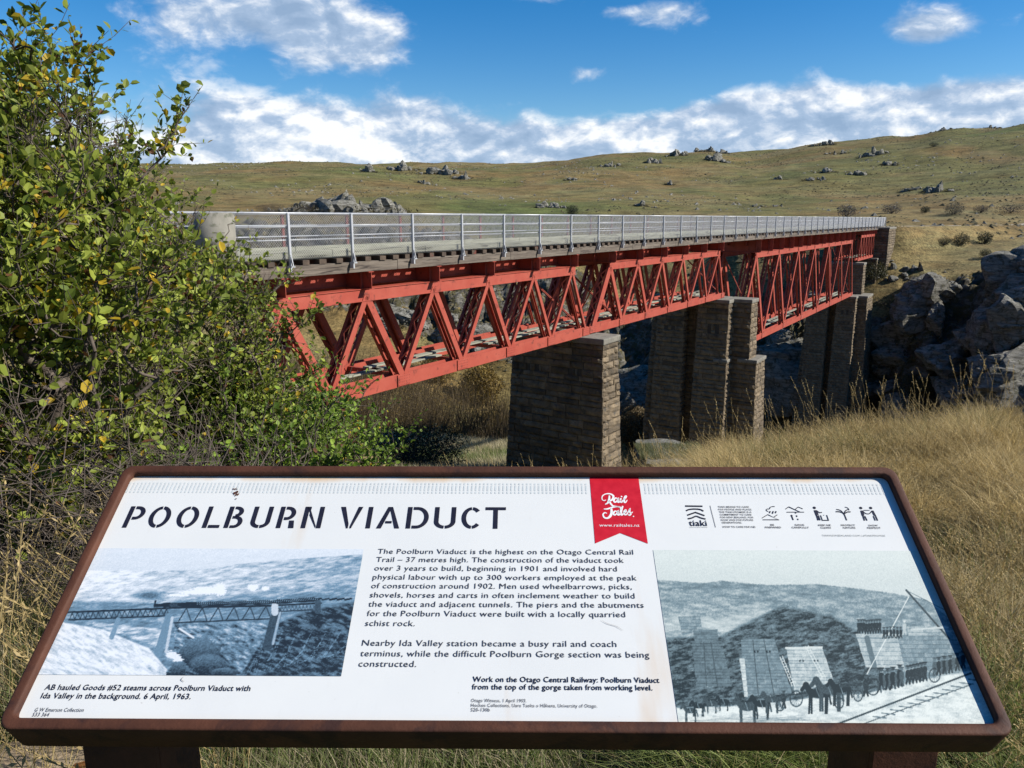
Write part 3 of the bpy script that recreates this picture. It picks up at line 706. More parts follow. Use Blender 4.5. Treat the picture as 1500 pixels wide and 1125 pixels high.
# stepped pier 2
p2 = bthing('stone_pier', 49.5, 0, 'tall stepped stone pier with two pilasters, middle of the three piers', 'stone pier', 'stone piers of the viaduct')
hh = [(-6.9, -.85, -.62), (-6.9, -.35, -.12), (-6.9, -3.75, -3.52), (-6.9, -3.25, -3.02)]
masonry(p2, 49.5, [(48.45, 49.85, -4.9, 1.55, -5.2, -8.82, .03), (47.55, 48.43, -1.55, .42, -5.2, -8.82, .03), (47.55, 48.43, -4.25, -2.45, -5.2, -8.82, .03),
                   (48.36, 50.4, -5.05, 2.1, -8.84, -21, .035), (50.42, 53.6, -3.6, -.1, -9.05, -21, .01), (47.45, 48.34, -1.6, .5, -8.84, -21, .03), (47.45, 48.34, -4.35, -2.42, -8.84, -21, .03)],
        course=.31, holes=hh, seed=5)
coping(p2, 49.5, 48.45, 49.85, -4.9, 1.55, -4.95, .24, .08); coping(p2, 49.5, 47.5, 48.36, -1.55, .42, -4.955, .24, .07); coping(p2, 49.5, 47.5, 48.36, -4.25, -2.45, -4.955, .24, .07)
coping(p2, 49.5, 48.3, 50.4, 1.0, 2.12, -8.70, .24, .08); coping(p2, 49.5, 47.4, 48.25, -.3, .52, -8.70, .22, .06)
# pier 3
p3 = bthing('stone_pier', 98.5, 0, 'farthest and tallest stone pier, rising dark out of the gorge', 'stone pier', 'stone piers of the viaduct')
masonry(p3, 98.5, [(99.6, 101.4, -4.2, .35, -5.4, -8.82, .02), (97.7, 101.8, -5.1, 1.35, -9.1, -30, .045), (96.4, 97.68, -1.7, .35, -9.1, -30, .045), (96.4, 97.68, -4.8, -2.6, -9.1, -30, .045)],
        course=.33, holes=[(-10.7, -1.1, -.85), (-10.7, -.55, -.3), (-10.7, -4.1, -3.85), (-10.7, -3.6, -3.3)], seed=9)
coping(p3, 98.5, 99.6, 101.4, -4.2, .35, -5.13, .27, .09); coping(p3, 98.5, 97.75, 101.8, -5.1, 1.35, -8.84, .26, .09); coping(p3, 98.5, 96.35, 97.6, -1.7, .35, -8.845, .26, .08); coping(p3, 98.5, 96.35, 97.6, -4.8, -2.6, -8.845, .26, .08)
# abutments
ab = bthing('stone_abutment', 113, 0, 'far stone abutment where the viaduct meets the hillside trail', 'abutment')
masonry(ab, 113, [(111.7, 118.5, -4.0, 1.25, -1.35, -9.5, .012), (110.6, 111.6, -3.6, .30, -5.3, -9.5, .01)], course=.33, seed=12)
coping(ab, 113, 111.7, 118.5, -4.0, 1.25, -1.12, .24, .08); coping(ab, 113, 110.55, 111.5, -3.6, .30, -5.05, .24, .08)
an = bthing('stone_abutment', 9, 0, 'near stone abutment under the start of the deck, half hidden by the bush', 'abutment')
masonry(an, 9, [(6.0, 11.1, -3.9, .40, -1.35, -8.0, .012), (11.12, 12.2, -3.6, .15, -5.25, -8.0, .01)], course=.32, seed=14)
coping(an, 9, 6.0, 11.1, -3.9, .40, -1.10, .24, .06)
pl = bthing('concrete_pillar', 10.78, 0, 'round grey concrete pillar at the near end of the silver railing', 'pillar', t0=.32)
m = BB(10.78, 0, .32); m.tube((10.78, .32, -1.10), (10.78, .32, .08), .42, n=40, cap=True); m.tube((10.78, .32, .08), (10.78, .32, .125), .42, .37, n=40); m.build('pillar_shaft', M['concrete'], pl, smooth=False)
for p in pl.children[0].data.polygons: p.use_smooth = abs(p.normal.z) < .5

# ------------------------------------------------------------------ rocks of the gorge and the hills
def oc_px(x, y, w, h, n, label, dist=None, **k):   # base centre, width and height as seen in the photograph
    if dist:
        a, e = azel(x, y); gx, gy = dist*math.sin(a), dist*math.cos(a); pos = Vector((gx, gy, float(ground(gx, gy)[0])))
    else: pos = on_ground(x, y, k.pop('rmin', 118))
    r = pos.length; m = r/F
    if h < 20: h *= .85
    return outcrop(pos, w*m, h*m, n, label, seed=int(x+y), **k)
oc_px(487, 312, 95, 42, 20, 'jagged grey rock outcrop above the railing, left of the similar one beside it', rmin=135, fine=.62)
oc_px(560, 310, 60, 36, 14, 'jagged grey outcrop just above the railing, right-hand one of two neighbours', rmin=135, fine=.62)
oc_px(425, 312, 60, 18, 9, 'low rocky shrubby patch behind the railing beside the bush', rmin=135)
oc_px(540, 252, 18, 12, 5, 'small dark crag on the far left skyline slope')
oc_px(590, 250, 40, 14, 9, 'row of dark crags under the left skyline')
oc_px(640, 255, 60, 14, 10, 'long broken line of crags on the left ridge')
oc_px(676, 262, 24, 14, 6, 'crag at the right end of the left ridge line')
oc_px(625, 270, 30, 8, 5, 'low flat rocks on the green slope below the left ridge')
oc_px(805, 304, 44, 12, 9, 'low grey rocks above the railing near the round bush')
oc_px(938, 302, 14, 12, 4, 'upright little rock stack above the middle of the railing')
oc_px(955, 304, 16, 6, 4, 'flat rocks beside the upright little stack')
oc_px(836, 264, 18, 9, 4, 'isolated dark rock on the middle slope')
oc_px(981, 271, 12, 10, 3, 'single pale boulder on the open slope')
oc_px(990, 228, 26, 12, 6, 'rocks left of the tor on the middle skyline')
oc_px(1033, 222, 24, 14, 6, 'pointed dark tor on the middle skyline')
oc_px(1058, 225, 20, 8, 5, 'low rocks just right of the pointed tor')
oc_px(1050, 236, 28, 13, 6, 'rock cluster just below the pointed tor')
oc_px(957, 238, 22, 9, 5, 'small rocks on the slope left of the tor')
oc_px(892, 244, 34, 8, 6, 'scattered low rocks near the green skyline slope')
oc_px(1204, 213, 28, 11, 6, 'rounded dark knob of rock on the skyline right of centre')
oc_px(1280, 228, 34, 10, 8, 'dark rocks high on the right hill')
oc_px(1225, 226, 26, 7, 6, 'pale rocks under the rounded skyline knob')
oc_px(1302, 242, 18, 9, 5, 'rock pair at the edge of the rocky patch on the right hill')
oc_px(1208, 252, 26, 9, 6, 'grey rocks at the left of the rocky patch on the right hill')
oc_px(1255, 256, 26, 9, 6, 'grey rocks at the bottom of the rocky patch on the right hill')
oc_px(1193, 264, 28, 9, 6, 'flat dark rocks below the rocky patch')
oc_px(1141, 263, 22, 6, 5, 'thin line of rocks in the middle of the tan slope')
oc_px(1333, 279, 24, 9, 6, 'left rocks of the pair on the lower right slope')
oc_px(1374, 280, 34, 13, 8, 'bigger rocks of the pair on the lower right slope')
oc_px(1455, 183, 16, 6, 4, 'tiny crag on the very top of the right hill')
oc_px(1377, 190, 24, 5, 5, 'low rocks on the right skyline below the hilltop')
oc_px(1120, 302, 50, 6, 6, 'low rocks just above the far part of the railing')
oc_px(1180, 603, 90, 34, 12, 'pale boulders at the foot of the farthest pier', dist=84, big=True)
# the big crag on the right of the gorge
oc_px(1440, 475, 175, 58, 34, 'great lit grey crag on the right edge of the gorge', dist=96, fine=1.35, big=True, spread=1.1)
oc_px(1400, 560, 60, 95, 5, 'tall leaning slab standing below the great crag', dist=86, big=True, tilt=.25)
oc_px(1480, 575, 90, 66, 9, 'rough rock wall at the right below the great crag', rmin=60, big=True)
oc_px(1330, 480, 90, 56, 16, 'dark broken rocks right of the farthest pier', dist=103, big=True)
oc_px(1300, 560, 70, 56, 9, 'shadowed boulders deep in the gorge beside the farthest pier', dist=96, big=True)
oc_px(1330, 402, 90, 12, 14, 'scattered pale stones along the brink above the dark gorge wall', rmin=60)
oc_px(930, 570, 80, 48, 16, 'bluish shaded rocks seen between the first and the stepped pier', rmin=60, big=True)
oc_px(610, 470, 110, 30, 14, 'grey rocks across the gorge seen through the nearest truss', rmin=60, big=True)
oc_px(700, 500, 90, 34, 14, 'grey rocks of the far bank seen through the right half of the nearest truss', rmin=60, big=True)
oc_px(1140, 540, 70, 80, 9, 'steep rock face seen between the stepped pier and the farthest pier', rmin=60, big=True)
# loose stones and low scrub tufts strewn over the hills, too many to count
def strewn(name, label, cat, n, seed, smin, smax, mat, r0, r1, flat, thr):
    rg = np.random.default_rng(seed); a = np.radians(rg.uniform(-30, 38, n*4)); r = np.sqrt(rg.uniform(r0*r0, r1*r1, n*4)); X, Y = r*np.sin(a), r*np.cos(a)
    m_ = fbm(X/28., Y/28., oct=4, seed=seed) > thr; X, Y, r = X[m_][:n], Y[m_][:n], r[m_][:n]; k = len(X); Z = ground(X, Y)
    s_ = rg.uniform(smin, smax, k)*rg.uniform(.4, 1, k); B = np.array([(1, 0, 0), (0, 1, 0), (-1, 0, 0), (0, -1, 0), (0, 0, 1)], float); an = rg.uniform(0, 6.28, k)
    V = B[None]*rg.uniform(.6, 1.3, (k, 5, 1)); c, t_ = np.cos(an)[:, None], np.sin(an)[:, None]
    V = np.stack([V[..., 0]*c-V[..., 1]*t_, V[..., 0]*t_+V[..., 1]*c, V[..., 2]*flat-.1], -1)*s_[:, None, None]+np.stack([X, Y, Z], -1)[:, None]
    T = np.array([(0, 1, 4), (1, 2, 4), (2, 3, 4), (3, 0, 4)])[None]+(np.arange(k)*5)[:, None, None]
    tag(link(name, mesh_np(name, V.reshape(-1, 3), T.reshape(-1, 3), mat)), label, cat, kind='stuff')
strewn('loose_stones', 'small grey stones strewn over the hills beyond the gorge', 'stones', 1500, 51, .3, 1.1, M['rock'], 135, 520, .7, .56)
strewn('low_scrub', 'low dark scrub tufts dotted over the hills beyond the gorge', 'scrub', 9000, 61, .3, .9, SCRUB, 118, 540, .55, .50)
strewn('low_scrub', 'low dark scrub tufts crowded along the brink and walls of the gorge', 'scrub', 5000, 71, .15, .5, SCRUB, 84, 150, .55, .50)
# flat grassy ledge beside the first pier
lp = bw(35.5, 1.6, -12.4)
lg = empty('rock_ledge', lp, BRZ+.5, 'flat-topped rock ledge capped with grass, right of the nearest pier', 'rock')
bm = bmesh.new(); bmesh.ops.create_cube(bm, size=1); bmesh.ops.subdivide_edges(bm, edges=bm.edges[:], cuts=9, use_grid_fill=True)
V = np.array([v.co[:] for v in bm.verts]); n_ = fbm(V[:, 0]*3+9, V[:, 1]*3, V[:, 2]*9, oct=4, seed=4)-.5; n2_ = fbm(V[:, 0]*2, V[:, 1]*2+5, V[:, 2]*2, oct=3, seed=8)-.5
for v, a, b in zip(bm.verts, n_, n2_):
    k = 1+a*.5; v.co = (v.co.x*4.0*(1+b*.5)*(k if abs(v.co.x) > .4 else 1), v.co.y*3.0*(k if abs(v.co.y) > .4 else 1), v.co.z*2.2+b*.35)
me = bpy.data.meshes.new('ledge_rock'); bm.to_mesh(me); bm.free(); me.materials.append(M['rock']); link('ledge_rock', me, lg, (0, 0, -.15))

# ------------------------------------------------------------------ leaves, twigs, grass
def mat_leaf(name, attr='tint', trans=.45, rough=.45):
    m, t, b, co, out = new_mat(name)
    at = t.add('ShaderNodeAttribute', attribute_name=attr); cc = t.dim(at.outputs['Color']); t.link(cc, b.inputs['Base Color']); b.inputs['Roughness'].default_value = rough
    b.inputs['Specular IOR Level'].default_value = .35
    tr = t.add('ShaderNodeBsdfTranslucent'); t.link(cc, tr.inputs['Color'])
    mx = t.add('ShaderNodeMixShader'); mx.inputs[0].default_value = trans; t.link(b.outputs[0], mx.inputs[1]); t.link(tr.outputs[0], mx.inputs[2]); t.link(mx.outputs[0], out.inputs[0])
    return m
M['leaf'] = mat_leaf('leaf', trans=.42, rough=.6); M['grass'] = mat_leaf('grass_blades', trans=.38, rough=.6)

def frame_from(dirs, roll):
    d = dirs/np.linalg.norm(dirs, axis=1)[:, None]; up = np.tile([0, 0, 1.], (len(d), 1)); u = np.cross(d, up); l = np.linalg.norm(u, axis=1)[:, None]
    u = np.where(l < 1e-3, [1., 0, 0], u/np.maximum(l, 1e-3)); w = np.cross(u, d)
    c, s_ = np.cos(roll)[:, None], np.sin(roll)[:, None]; return d, u*c+w*s_, -u*s_+w*c
LEAF = np.array([(0, 0, 0), (.28, .30, .05), (.68, .30, .03), (1.0, 0, -.06), (.68, -.30, .03), (.28, -.30, .05), (.45, 0, -.05)])   # along, across, lift
LF = np.array([(0, 6, 1), (1, 6, 2), (2, 6, 3), (3, 6, 4), (4, 6, 5), (5, 6, 0)])
def leaves_mesh(name, P_, dirs, size, cols, rg):
    n = len(P_); d, u, w = frame_from(dirs, rg.uniform(-1.2, 1.2, n)); wid = rg.uniform(.8, 1.25, n)[:, None, None]; cup = rg.uniform(.4, 2.2, n)[:, None, None]
    L = LEAF[None]
    V = P_[:, None]+size[:, None, None]*(L[..., 0:1]*d[:, None]+L[..., 1:2]*wid*u[:, None]+L[..., 2:3]*cup*w[:, None])
    Fs = (LF[None]+(np.arange(n)*7)[:, None, None]).reshape(-1, 3)
    me = mesh_np(name, V.reshape(-1, 3), Fs, M['leaf'], smooth=False); col_attr(me, np.repeat(cols, 7, axis=0)); return me
def tubes_mesh(name, A, B, ra, rb, mat, n=3):
    k = len(A); d = B-A; L = np.linalg.norm(d, axis=1)[:, None]; d = d/np.maximum(L, 1e-6); d, u, w = frame_from(d+1e-6, np.zeros(k)); V = []
    for P_, r in ((A, ra), (B, rb)):
        for i in range(n):
            an = 2*math.pi*i/n; V.append(P_+(u*math.cos(an)+w*math.sin(an))*r[:, None])
    V = np.stack(V, 1).reshape(-1, 3); b = np.arange(k)*2*n
    Fs = np.concatenate([np.stack([b+i, b+(i+1) % n, b+n+(i+1) % n, b+n+i], 1) for i in range(n)])
    return mesh_np(name, V, Fs, mat, smooth=True)

def grow(base, ells, n, rg, jit=.06):
    """points spread through the ellipsoids, each joined to the nearest point nearer the base: a branching skeleton"""
    pts = []; vol = np.array([e[1][0]*e[1][1]*e[1][2] for e in ells]); vol = vol/vol.sum()
    for e, v in zip(ells, vol):
        k = max(6, int(n*v)); q = rg.normal(size=(k, 3)); q /= np.linalg.norm(q, axis=1)[:, None]; rad = rg.uniform(.15, 1.0, k)**.45
        lump = .86+.32*fbm(q[:, 0]*2.2+e[0][0]*5, q[:, 1]*2.2, q[:, 2]*2.2, oct=3, seed=5)
        pts.append(np.array(e[0])+q*rad[:, None]*lump[:, None]*np.array(e[1]))
    # loose sprays that leave the crown
    c0 = np.concatenate(pts); k = max(20, int(n*.06)); sp = []
    for e in ells:
        for _ in range(max(4, int(k/len(ells)))):
            q = rg.normal(size=3); q[2] = abs(q[2])*.8; q /= np.linalg.norm(q); p = np.array(e[0])+q*np.array(e[1])*.92; d = q+np.array([0, 0, .5]); d /= np.linalg.norm(d)
            for j in range(rg.integers(2, 5)): p = p+d*.13+rg.normal(size=3)*.02; sp.append(p)
    pts.append(np.array(sp))
    P_ = np.concatenate(pts); gz = ground(P_[:, 0], P_[:, 1], False); P_ = P_[P_[:, 2] > gz+.05]
    bs = np.array(base, float).reshape(-1, 3)
    P_ = np.concatenate([bs, P_]); db = np.min(np.linalg.norm(P_[:, None]-bs[None], axis=2), axis=1); o = np.argsort(db); P_ = P_[o]; db = db[o]
    par = np.zeros(len(P_), int); nb = len(bs)
    for i in range(1, len(P_)):
        if i < nb: par[i] = i; continue
        c = np.linalg.norm(P_[:i]-P_[i], axis=1)+.25*db[:i]; par[i] = int(np.argmin(c))
    w = np.ones(len(P_))
    for i in range(len(P_)-1, 0, -1):
        if par[i] != i: w[par[i]] += w[i]
    return P_, par, w
def shrub(name, base, ells, n, nleaf, label, cat, seed, size=(.028, .05), yellow=.05, rad=.0032, leafcut=None, greens=None, big=200, bare=0.0):
    rg = np.random.default_rng(seed); P_, par, w = grow(base, ells, n, rg)
    i = np.arange(len(P_)); e = i[par != i]; b0 = Vector(np.array(base, float).reshape(-1, 3).mean(0))
    gz = float(ground(b0.x, b0.y)[0]); root = empty(name, (b0.x, b0.y, gz), 0, label, cat); O_ = np.array(root.location)
    A, B = P_[par[e]], P_[e]; mid = (A+B)/2+rg.normal(size=A.shape)*np.linalg.norm(B-A, axis=1)[:, None]*.10
    ra, rb = rad*w[par[e]]**.42, rad*w[e]**.42; ra = np.minimum(ra, rb*1.6)
    me = tubes_mesh('branches', np.concatenate([A, mid])-O_, np.concatenate([mid, B])-O_, np.concatenate([ra, (ra+rb)/2]), np.concatenate([(ra+rb)/2, rb]), M['bark'], 5)
    tag(link('branches', me, root), kind='stuff')
    # fine twigs leave the skeleton in all directions, longer at its outside
    k = int(nleaf/7*.8); idx = e[rg.integers(0, len(e), k)]; f = rg.random(k)[:, None]; T0 = P_[par[idx]]*(1-f)+P_[idx]*f
    dr = P_[idx]-P_[par[idx]]; dr = dr/np.maximum(.02, np.linalg.norm(dr, axis=1)[:, None]); td = dr*.55+rg.normal(size=(k, 3))*.6+np.array([0, 0, .45]); td /= np.linalg.norm(td, axis=1)[:, None]
    ln = rg.uniform(.08, .34, k); T1 = T0+td*ln[:, None]*.5+rg.normal(size=(k, 3))*.012; T2 = T0+td*ln[:, None]+np.array([0, 0, .02])+rg.normal(size=(k, 3))*.02
    me = tubes_mesh('twigs', np.concatenate([T0, T1])-O_, np.concatenate([T1, T2])-O_, np.full(2*k, .0026), np.full(2*k, .0014), M['bark'], 3); tag(link('twigs', me, root), kind='stuff')
    # leaves along the twigs
    per = 9; q = np.repeat(np.arange(k), per); f = np.tile(np.linspace(.25, 1.0, per), k)+rg.uniform(-.06, .06, k*per); f = f[:, None]
    LP = np.where(f < .5, T0[q]*(1-2*f)+T1[q]*2*f, T1[q]*(2-2*f)+T2[q]*(2*f-1)); ld = td[q]*.6+rg.normal(size=(k*per, 3))*.75+np.array([0, 0, .25])
    keep = rg.random(len(LP)) < np.clip(.25+2.6*(fbm(LP[:, 0]*2.1+3, LP[:, 1]*2.1, LP[:, 2]*2.1, oct=3, seed=13)-.34), .05, .95)
    if leafcut is not None: keep &= rg.random(len(LP)) < leafcut(LP)
    LP, ld = LP[keep], ld[keep]; m_ = len(LP)
    sz = rg.uniform(size[0]*.55, size[1]*1.12, m_); g = rg.random(m_)[:, None]; g0, g1 = greens or ((.12, .175, .020), (.44, .50, .075))
    cols = np.array(g0)*(1-g)+np.array(g1)*g; cl = fbm(LP[:, 0]*2.5, LP[:, 1]*2.5, LP[:, 2]*2.5, oct=2, seed=3)[:, None]; cols = cols*(.70+.6*cl)
    dk_ = rg.random(m_) < .15; cols[dk_] *= .6
    yl = rg.random(m_) < yellow*(.3+1.6*sstep(cl[:, 0], .45, .65)); cols[yl] = np.array([.62, .43, .03])*rg.uniform(.75, 1.2, (yl.sum(), 1))
    br = rg.random(m_) < .03; cols[br] = (.16, .07, .03)
    dist = np.linalg.norm(LP, axis=1); o = np.argsort(-sz/np.maximum(.3, dist)); near = o[:big]; rest = o[big:]
    me = leaves_mesh('foliage', LP[rest]-O_, ld[rest], sz[rest], cols[rest], rg); tag(link('foliage', me, root), kind='stuff')
    for j in near:
        lm = leaves_mesh('leaf', np.zeros((1, 3)), ld[j:j+1], sz[j:j+1]*1.1, cols[j:j+1], rg); link('leaf', lm, root, tuple(LP[j]-O_))
    return root
def at_(x, y, r):
    v = px_ray(x, y); return np.array(v)/math.hypot(v[0], v[1])*r
def gpt(az, r):
    x, y = r*math.sin(R(az)), r*math.cos(R(az)); return (x, y, float(ground(x, y)[0])+.02)
# tall bush filling the left of the picture
E1 = [((-3.05, 4.1, -.75), (1.15, 1.0, 1.15)), ((-3.6, 4.5, .55), (.95, .85, .85)), ((-2.6, 4.6, -.7), (.6, .8, .8)), ((-4.3, 4.6, .9), (.9, .8, .7)), ((-2.6, 4.9, .05), (.42, .5, .42))]
shrub('leafy_bush', [gpt(-37, 5.2), gpt(-33, 4.9), gpt(-30, 5.3)], E1, 1800, 82000, 'tall leafy bush with some yellow leaves filling the left edge', 'bush', 1, size=(.032, .062), yellow=.09, big=260)
E2 = [((-2.85, 6.5, -1.15), (.85, .8, .85)), ((-3.3, 6.6, -.5), (.6, .6, .5)), ((-2.4, 6.6, -1.9), (.55, .7, .55)), ((-3.8, 6.6, -.1), (.6, .7, .6))]
shrub('leafy_bush', [gpt(-23, 6.8), gpt(-19, 6.9), gpt(-27, 6.6)], E2, 1400, 56000, 'middle green bush in front of the near end of the viaduct', 'bush', 2, size=(.032, .054), yellow=.03, big=20)
E3 = [((-2.35, 7.7, -2.25), (.72, .7, .46)), ((-2.5, 6.1, -2.1), (1.1, .8, .62)), ((-1.62, 7.6, -2.50), (.42, .4, .22))]
shrub('leafy_bush', [gpt(-15, 8.0), gpt(-21, 6.2)], E3, 900, 30000, 'low spreading green bush right behind the top left corner of the board', 'bush', 3, size=(.034, .056), yellow=.015, big=10, greens=((.10, .18, .02), (.34, .48, .06)))
# bare tangle under the bushes
def tangle(label, c, rad, n, seed, col=None):
    rg = np.random.default_rng(seed); c = np.array(c); A = c+rg.uniform(-1, 1, (n, 3))*rad; gz = ground(A[:, 0], A[:, 1], False); A[:, 2] = gz+rg.random(n)**1.4*rad[2]*2
    d = rg.normal(size=(n, 3))*np.array([1, .8, .55])+np.array([0, 0, .5]); d /= np.linalg.norm(d, axis=1)[:, None]; ln = rg.uniform(.15, .6, n)[:, None]
    Mx = A+d*ln*.5+rg.normal(size=(n, 3))*.04; B = A+d*ln+rg.normal(size=(n, 3))*.06; r = rg.uniform(.0012, .004, n)
    O_ = np.array(gpt(math.degrees(math.atan2(c[0], c[1])), math.hypot(c[0], c[1])))
    me = tubes_mesh('dead_twigs', np.concatenate([A, Mx])-O_, np.concatenate([Mx, B])-O_, np.concatenate([r, r*.8]), np.concatenate([r*.8, r*.4]), M['bark'], 3)
    tag(link('dead_twigs', me, None, tuple(O_)), label, 'dead twigs', kind='stuff')
tangle('tangle of bare grey twigs under the left bushes', (-2.7, 3.9, -2), np.array((1.5, .9, .42)), 3600, 5)

# grass: blades and seed stalks, joined, colours differ blade by blade
def grass(name, label, X, Y, h, wid, lean, col_a, col_b, seed, segs=3, kind='stuff', cat='grass', colfun=None, flat=0.35, gz=None):
    rg = np.random.default_rng(seed); n = len(X); Z = (ground(X, Y) if gz is None else gz)-.02
    an = rg.uniform(0, 2*math.pi, n); ln = lean*rg.uniform(.2, 1.0, n)*h; wa = rg.uniform(0, 2*math.pi, n)
    wind = np.array([-.35, -.12]); dx = np.cos(an)*ln+wind[0]*h*.5; dy = np.sin(an)*ln+wind[1]*h*.5
    V = []
    for k in range(segs+1):
        f = k/segs; cx = X+dx*f**1.8; cy = Y+dy*f**1.8; cz = Z+h*f*(1-flat*f*np.minimum(1, np.hypot(dx, dy)/h)); w = wid*(1-f**1.5)*.5
        if k < segs: V.append(np.stack([cx-np.cos(wa)*w, cy-np.sin(wa)*w, cz], -1)); V.append(np.stack([cx+np.cos(wa)*w, cy+np.sin(wa)*w, cz], -1))
        else: V.append(np.stack([cx, cy, cz], -1))
    nv_ = 2*segs+1; V = np.stack(V, 1).reshape(-1, 3); b = np.arange(n)*nv_; T = []
    for k in range(segs-1):
        T.append(np.stack([b+2*k, b+2*k+1, b+2*k+3], 1)); T.append(np.stack([b+2*k, b+2*k+3, b+2*k+2], 1))
    T.append(np.stack([b+2*segs-2, b+2*segs-1, b+2*segs], 1))
    O_ = np.array([X.mean(), Y.mean(), Z.mean()]); me = mesh_np(name, V-O_, np.concatenate(T), M['grass'])
    g = rg.random(n)[:, None]
    if colfun is not None: cols = colfun(X, Y, g, rg)
    else: cols = np.array(col_a)*(1-g)+np.array(col_b)*g
    col_attr(me, np.repeat(cols, nv_, axis=0)); o = link(name, me, None, tuple(O_)); return tag(o, label, cat, kind=kind)
def sector(az0, az1, r0, r1, n, seed, dens=1.0):
    rg = np.random.default_rng(seed); u = rg.random(n); a = np.radians(rg.uniform(az0, az1, n)); r = (r0**(2-dens)+u*(r1**(2-dens)-r0**(2-dens)))**(1/(2-dens))
    return r*np.sin(a), r*np.cos(a)
def c_mix(X, Y, g, rg):                        # green near the board, straw towards the crest, in patches
    r = np.hypot(X, Y); t_ = sstep(r+6.0*(fbm(X/1.3, Y/1.3, oct=3, seed=61)-.5), 3.3, 6.6)[:, None]
    t_ = np.clip(t_*.9+.25*(rg.random((len(X), 1)) < .5), 0, 1)
    green = np.array([.13, .19, .035])*(1-g)+np.array([.30, .34, .09])*g; straw = np.array([.34, .27, .11])*(1-g)+np.array([.76, .60, .32])*g
    sel = rg.random((len(X), 1)) < t_; c = np.where(sel, straw, green); return c*rg.uniform(.7, 1.15, (len(X), 1))
X, Y = sector(12, 48, 1.3, 7, 90000, 1, 1.2); rg = np.random.default_rng(2)
grass('grass', 'green and straw grass right of the board', X, Y, rg.uniform(.06, .27, len(X))*(.15+1.7*sstep(fbm(X*2.2, Y*2.2, seed=9), .25, .75)), rg.uniform(.003, .0068, len(X)), 1.25, 0, 0, 3, colfun=c_mix)
X, Y = sector(9, 48, 6.0, 16, 190000, 4, 1.0)
def c_straw(X, Y, g, rg):
    p = fbm(X/1.6, Y/1.6, oct=3, seed=71)[:, None]; a = np.array([.36, .26, .09])*(1-g)+np.array([.92, .70, .32])*g; gr = np.array([.16, .19, .05]); q = (rg.random((len(X), 1)) < sstep(p, .5, .75)*.6)
    return np.where(q, gr, a)*rg.uniform(.7, 1.12, (len(X), 1))
grass('tall_dry_grass', 'tall straw coloured grass along the crest behind the board', X, Y, rg.uniform(.12, .42, len(X))*(.25+1.4*sstep(fbm(X*1.4, Y*1.4, seed=19), .25, .75)), rg.uniform(.004, .009, len(X)), 1.15, 0, 0, 5, colfun=c_straw)
X, Y = sector(-48, -8, 1.3, 5.2, 60000, 6, 1.1)
def c_left(X, Y, g, rg):
    a = np.array([.10, .15, .03])*(1-g)+np.array([.24, .28, .08])*g; s_ = np.array([.34, .28, .15])*(1-g)+np.array([.58, .49, .31])*g; q = rg.random((len(X), 1)) < .42
    return np.where(q, s_, a)*rg.uniform(.6, 1.1, (len(X), 1))
dp = (-1.58, 2.16)
ok = (np.hypot((X-dp[0])/.55, (Y-dp[1])/.28) > 1); X, Y = X[ok], Y[ok]
grass('grass', 'long tangled grass left of the board under the bushes', X, Y, rg.uniform(.10, .42, len(X)), rg.uniform(.003, .006, len(X)), .8, 0, 0, 7, colfun=c_left)
X, Y = sector(-14, 16, 1.35, 4.5, 26000, 8, 1.1)
grass('grass', 'short grass under the board between its two legs', X, Y, rg.uniform(.06, .20, len(X)), rg.uniform(.003, .006, len(X)), 1.0, 0, 0, 9, colfun=c_left)
X, Y = sector(-14, 12, 4.3, 14, 42000, 81, 1.0)
grass('grass', 'rough grass on the slope behind the board, hidden below its top edge', X, Y, rg.uniform(.08, .30, len(X))*(.3+1.3*sstep(fbm(X*1.8, Y*1.8, seed=9), .25, .75)), rg.uniform(.004, .009, len(X)), 1.2, 0, 0, 82, segs=2, colfun=c_left)
X, Y = sector(47, 75, 1.3, 12, 38000, 83, 1.1)
grass('grass', 'rough straw and green grass far right of the board', X, Y, rg.uniform(.08, .30, len(X))*(.3+1.3*sstep(fbm(X*1.8, Y*1.8, seed=9), .25, .75)), rg.uniform(.004, .008, len(X)), 1.2, 0, 0, 84, segs=2, colfun=c_mix)
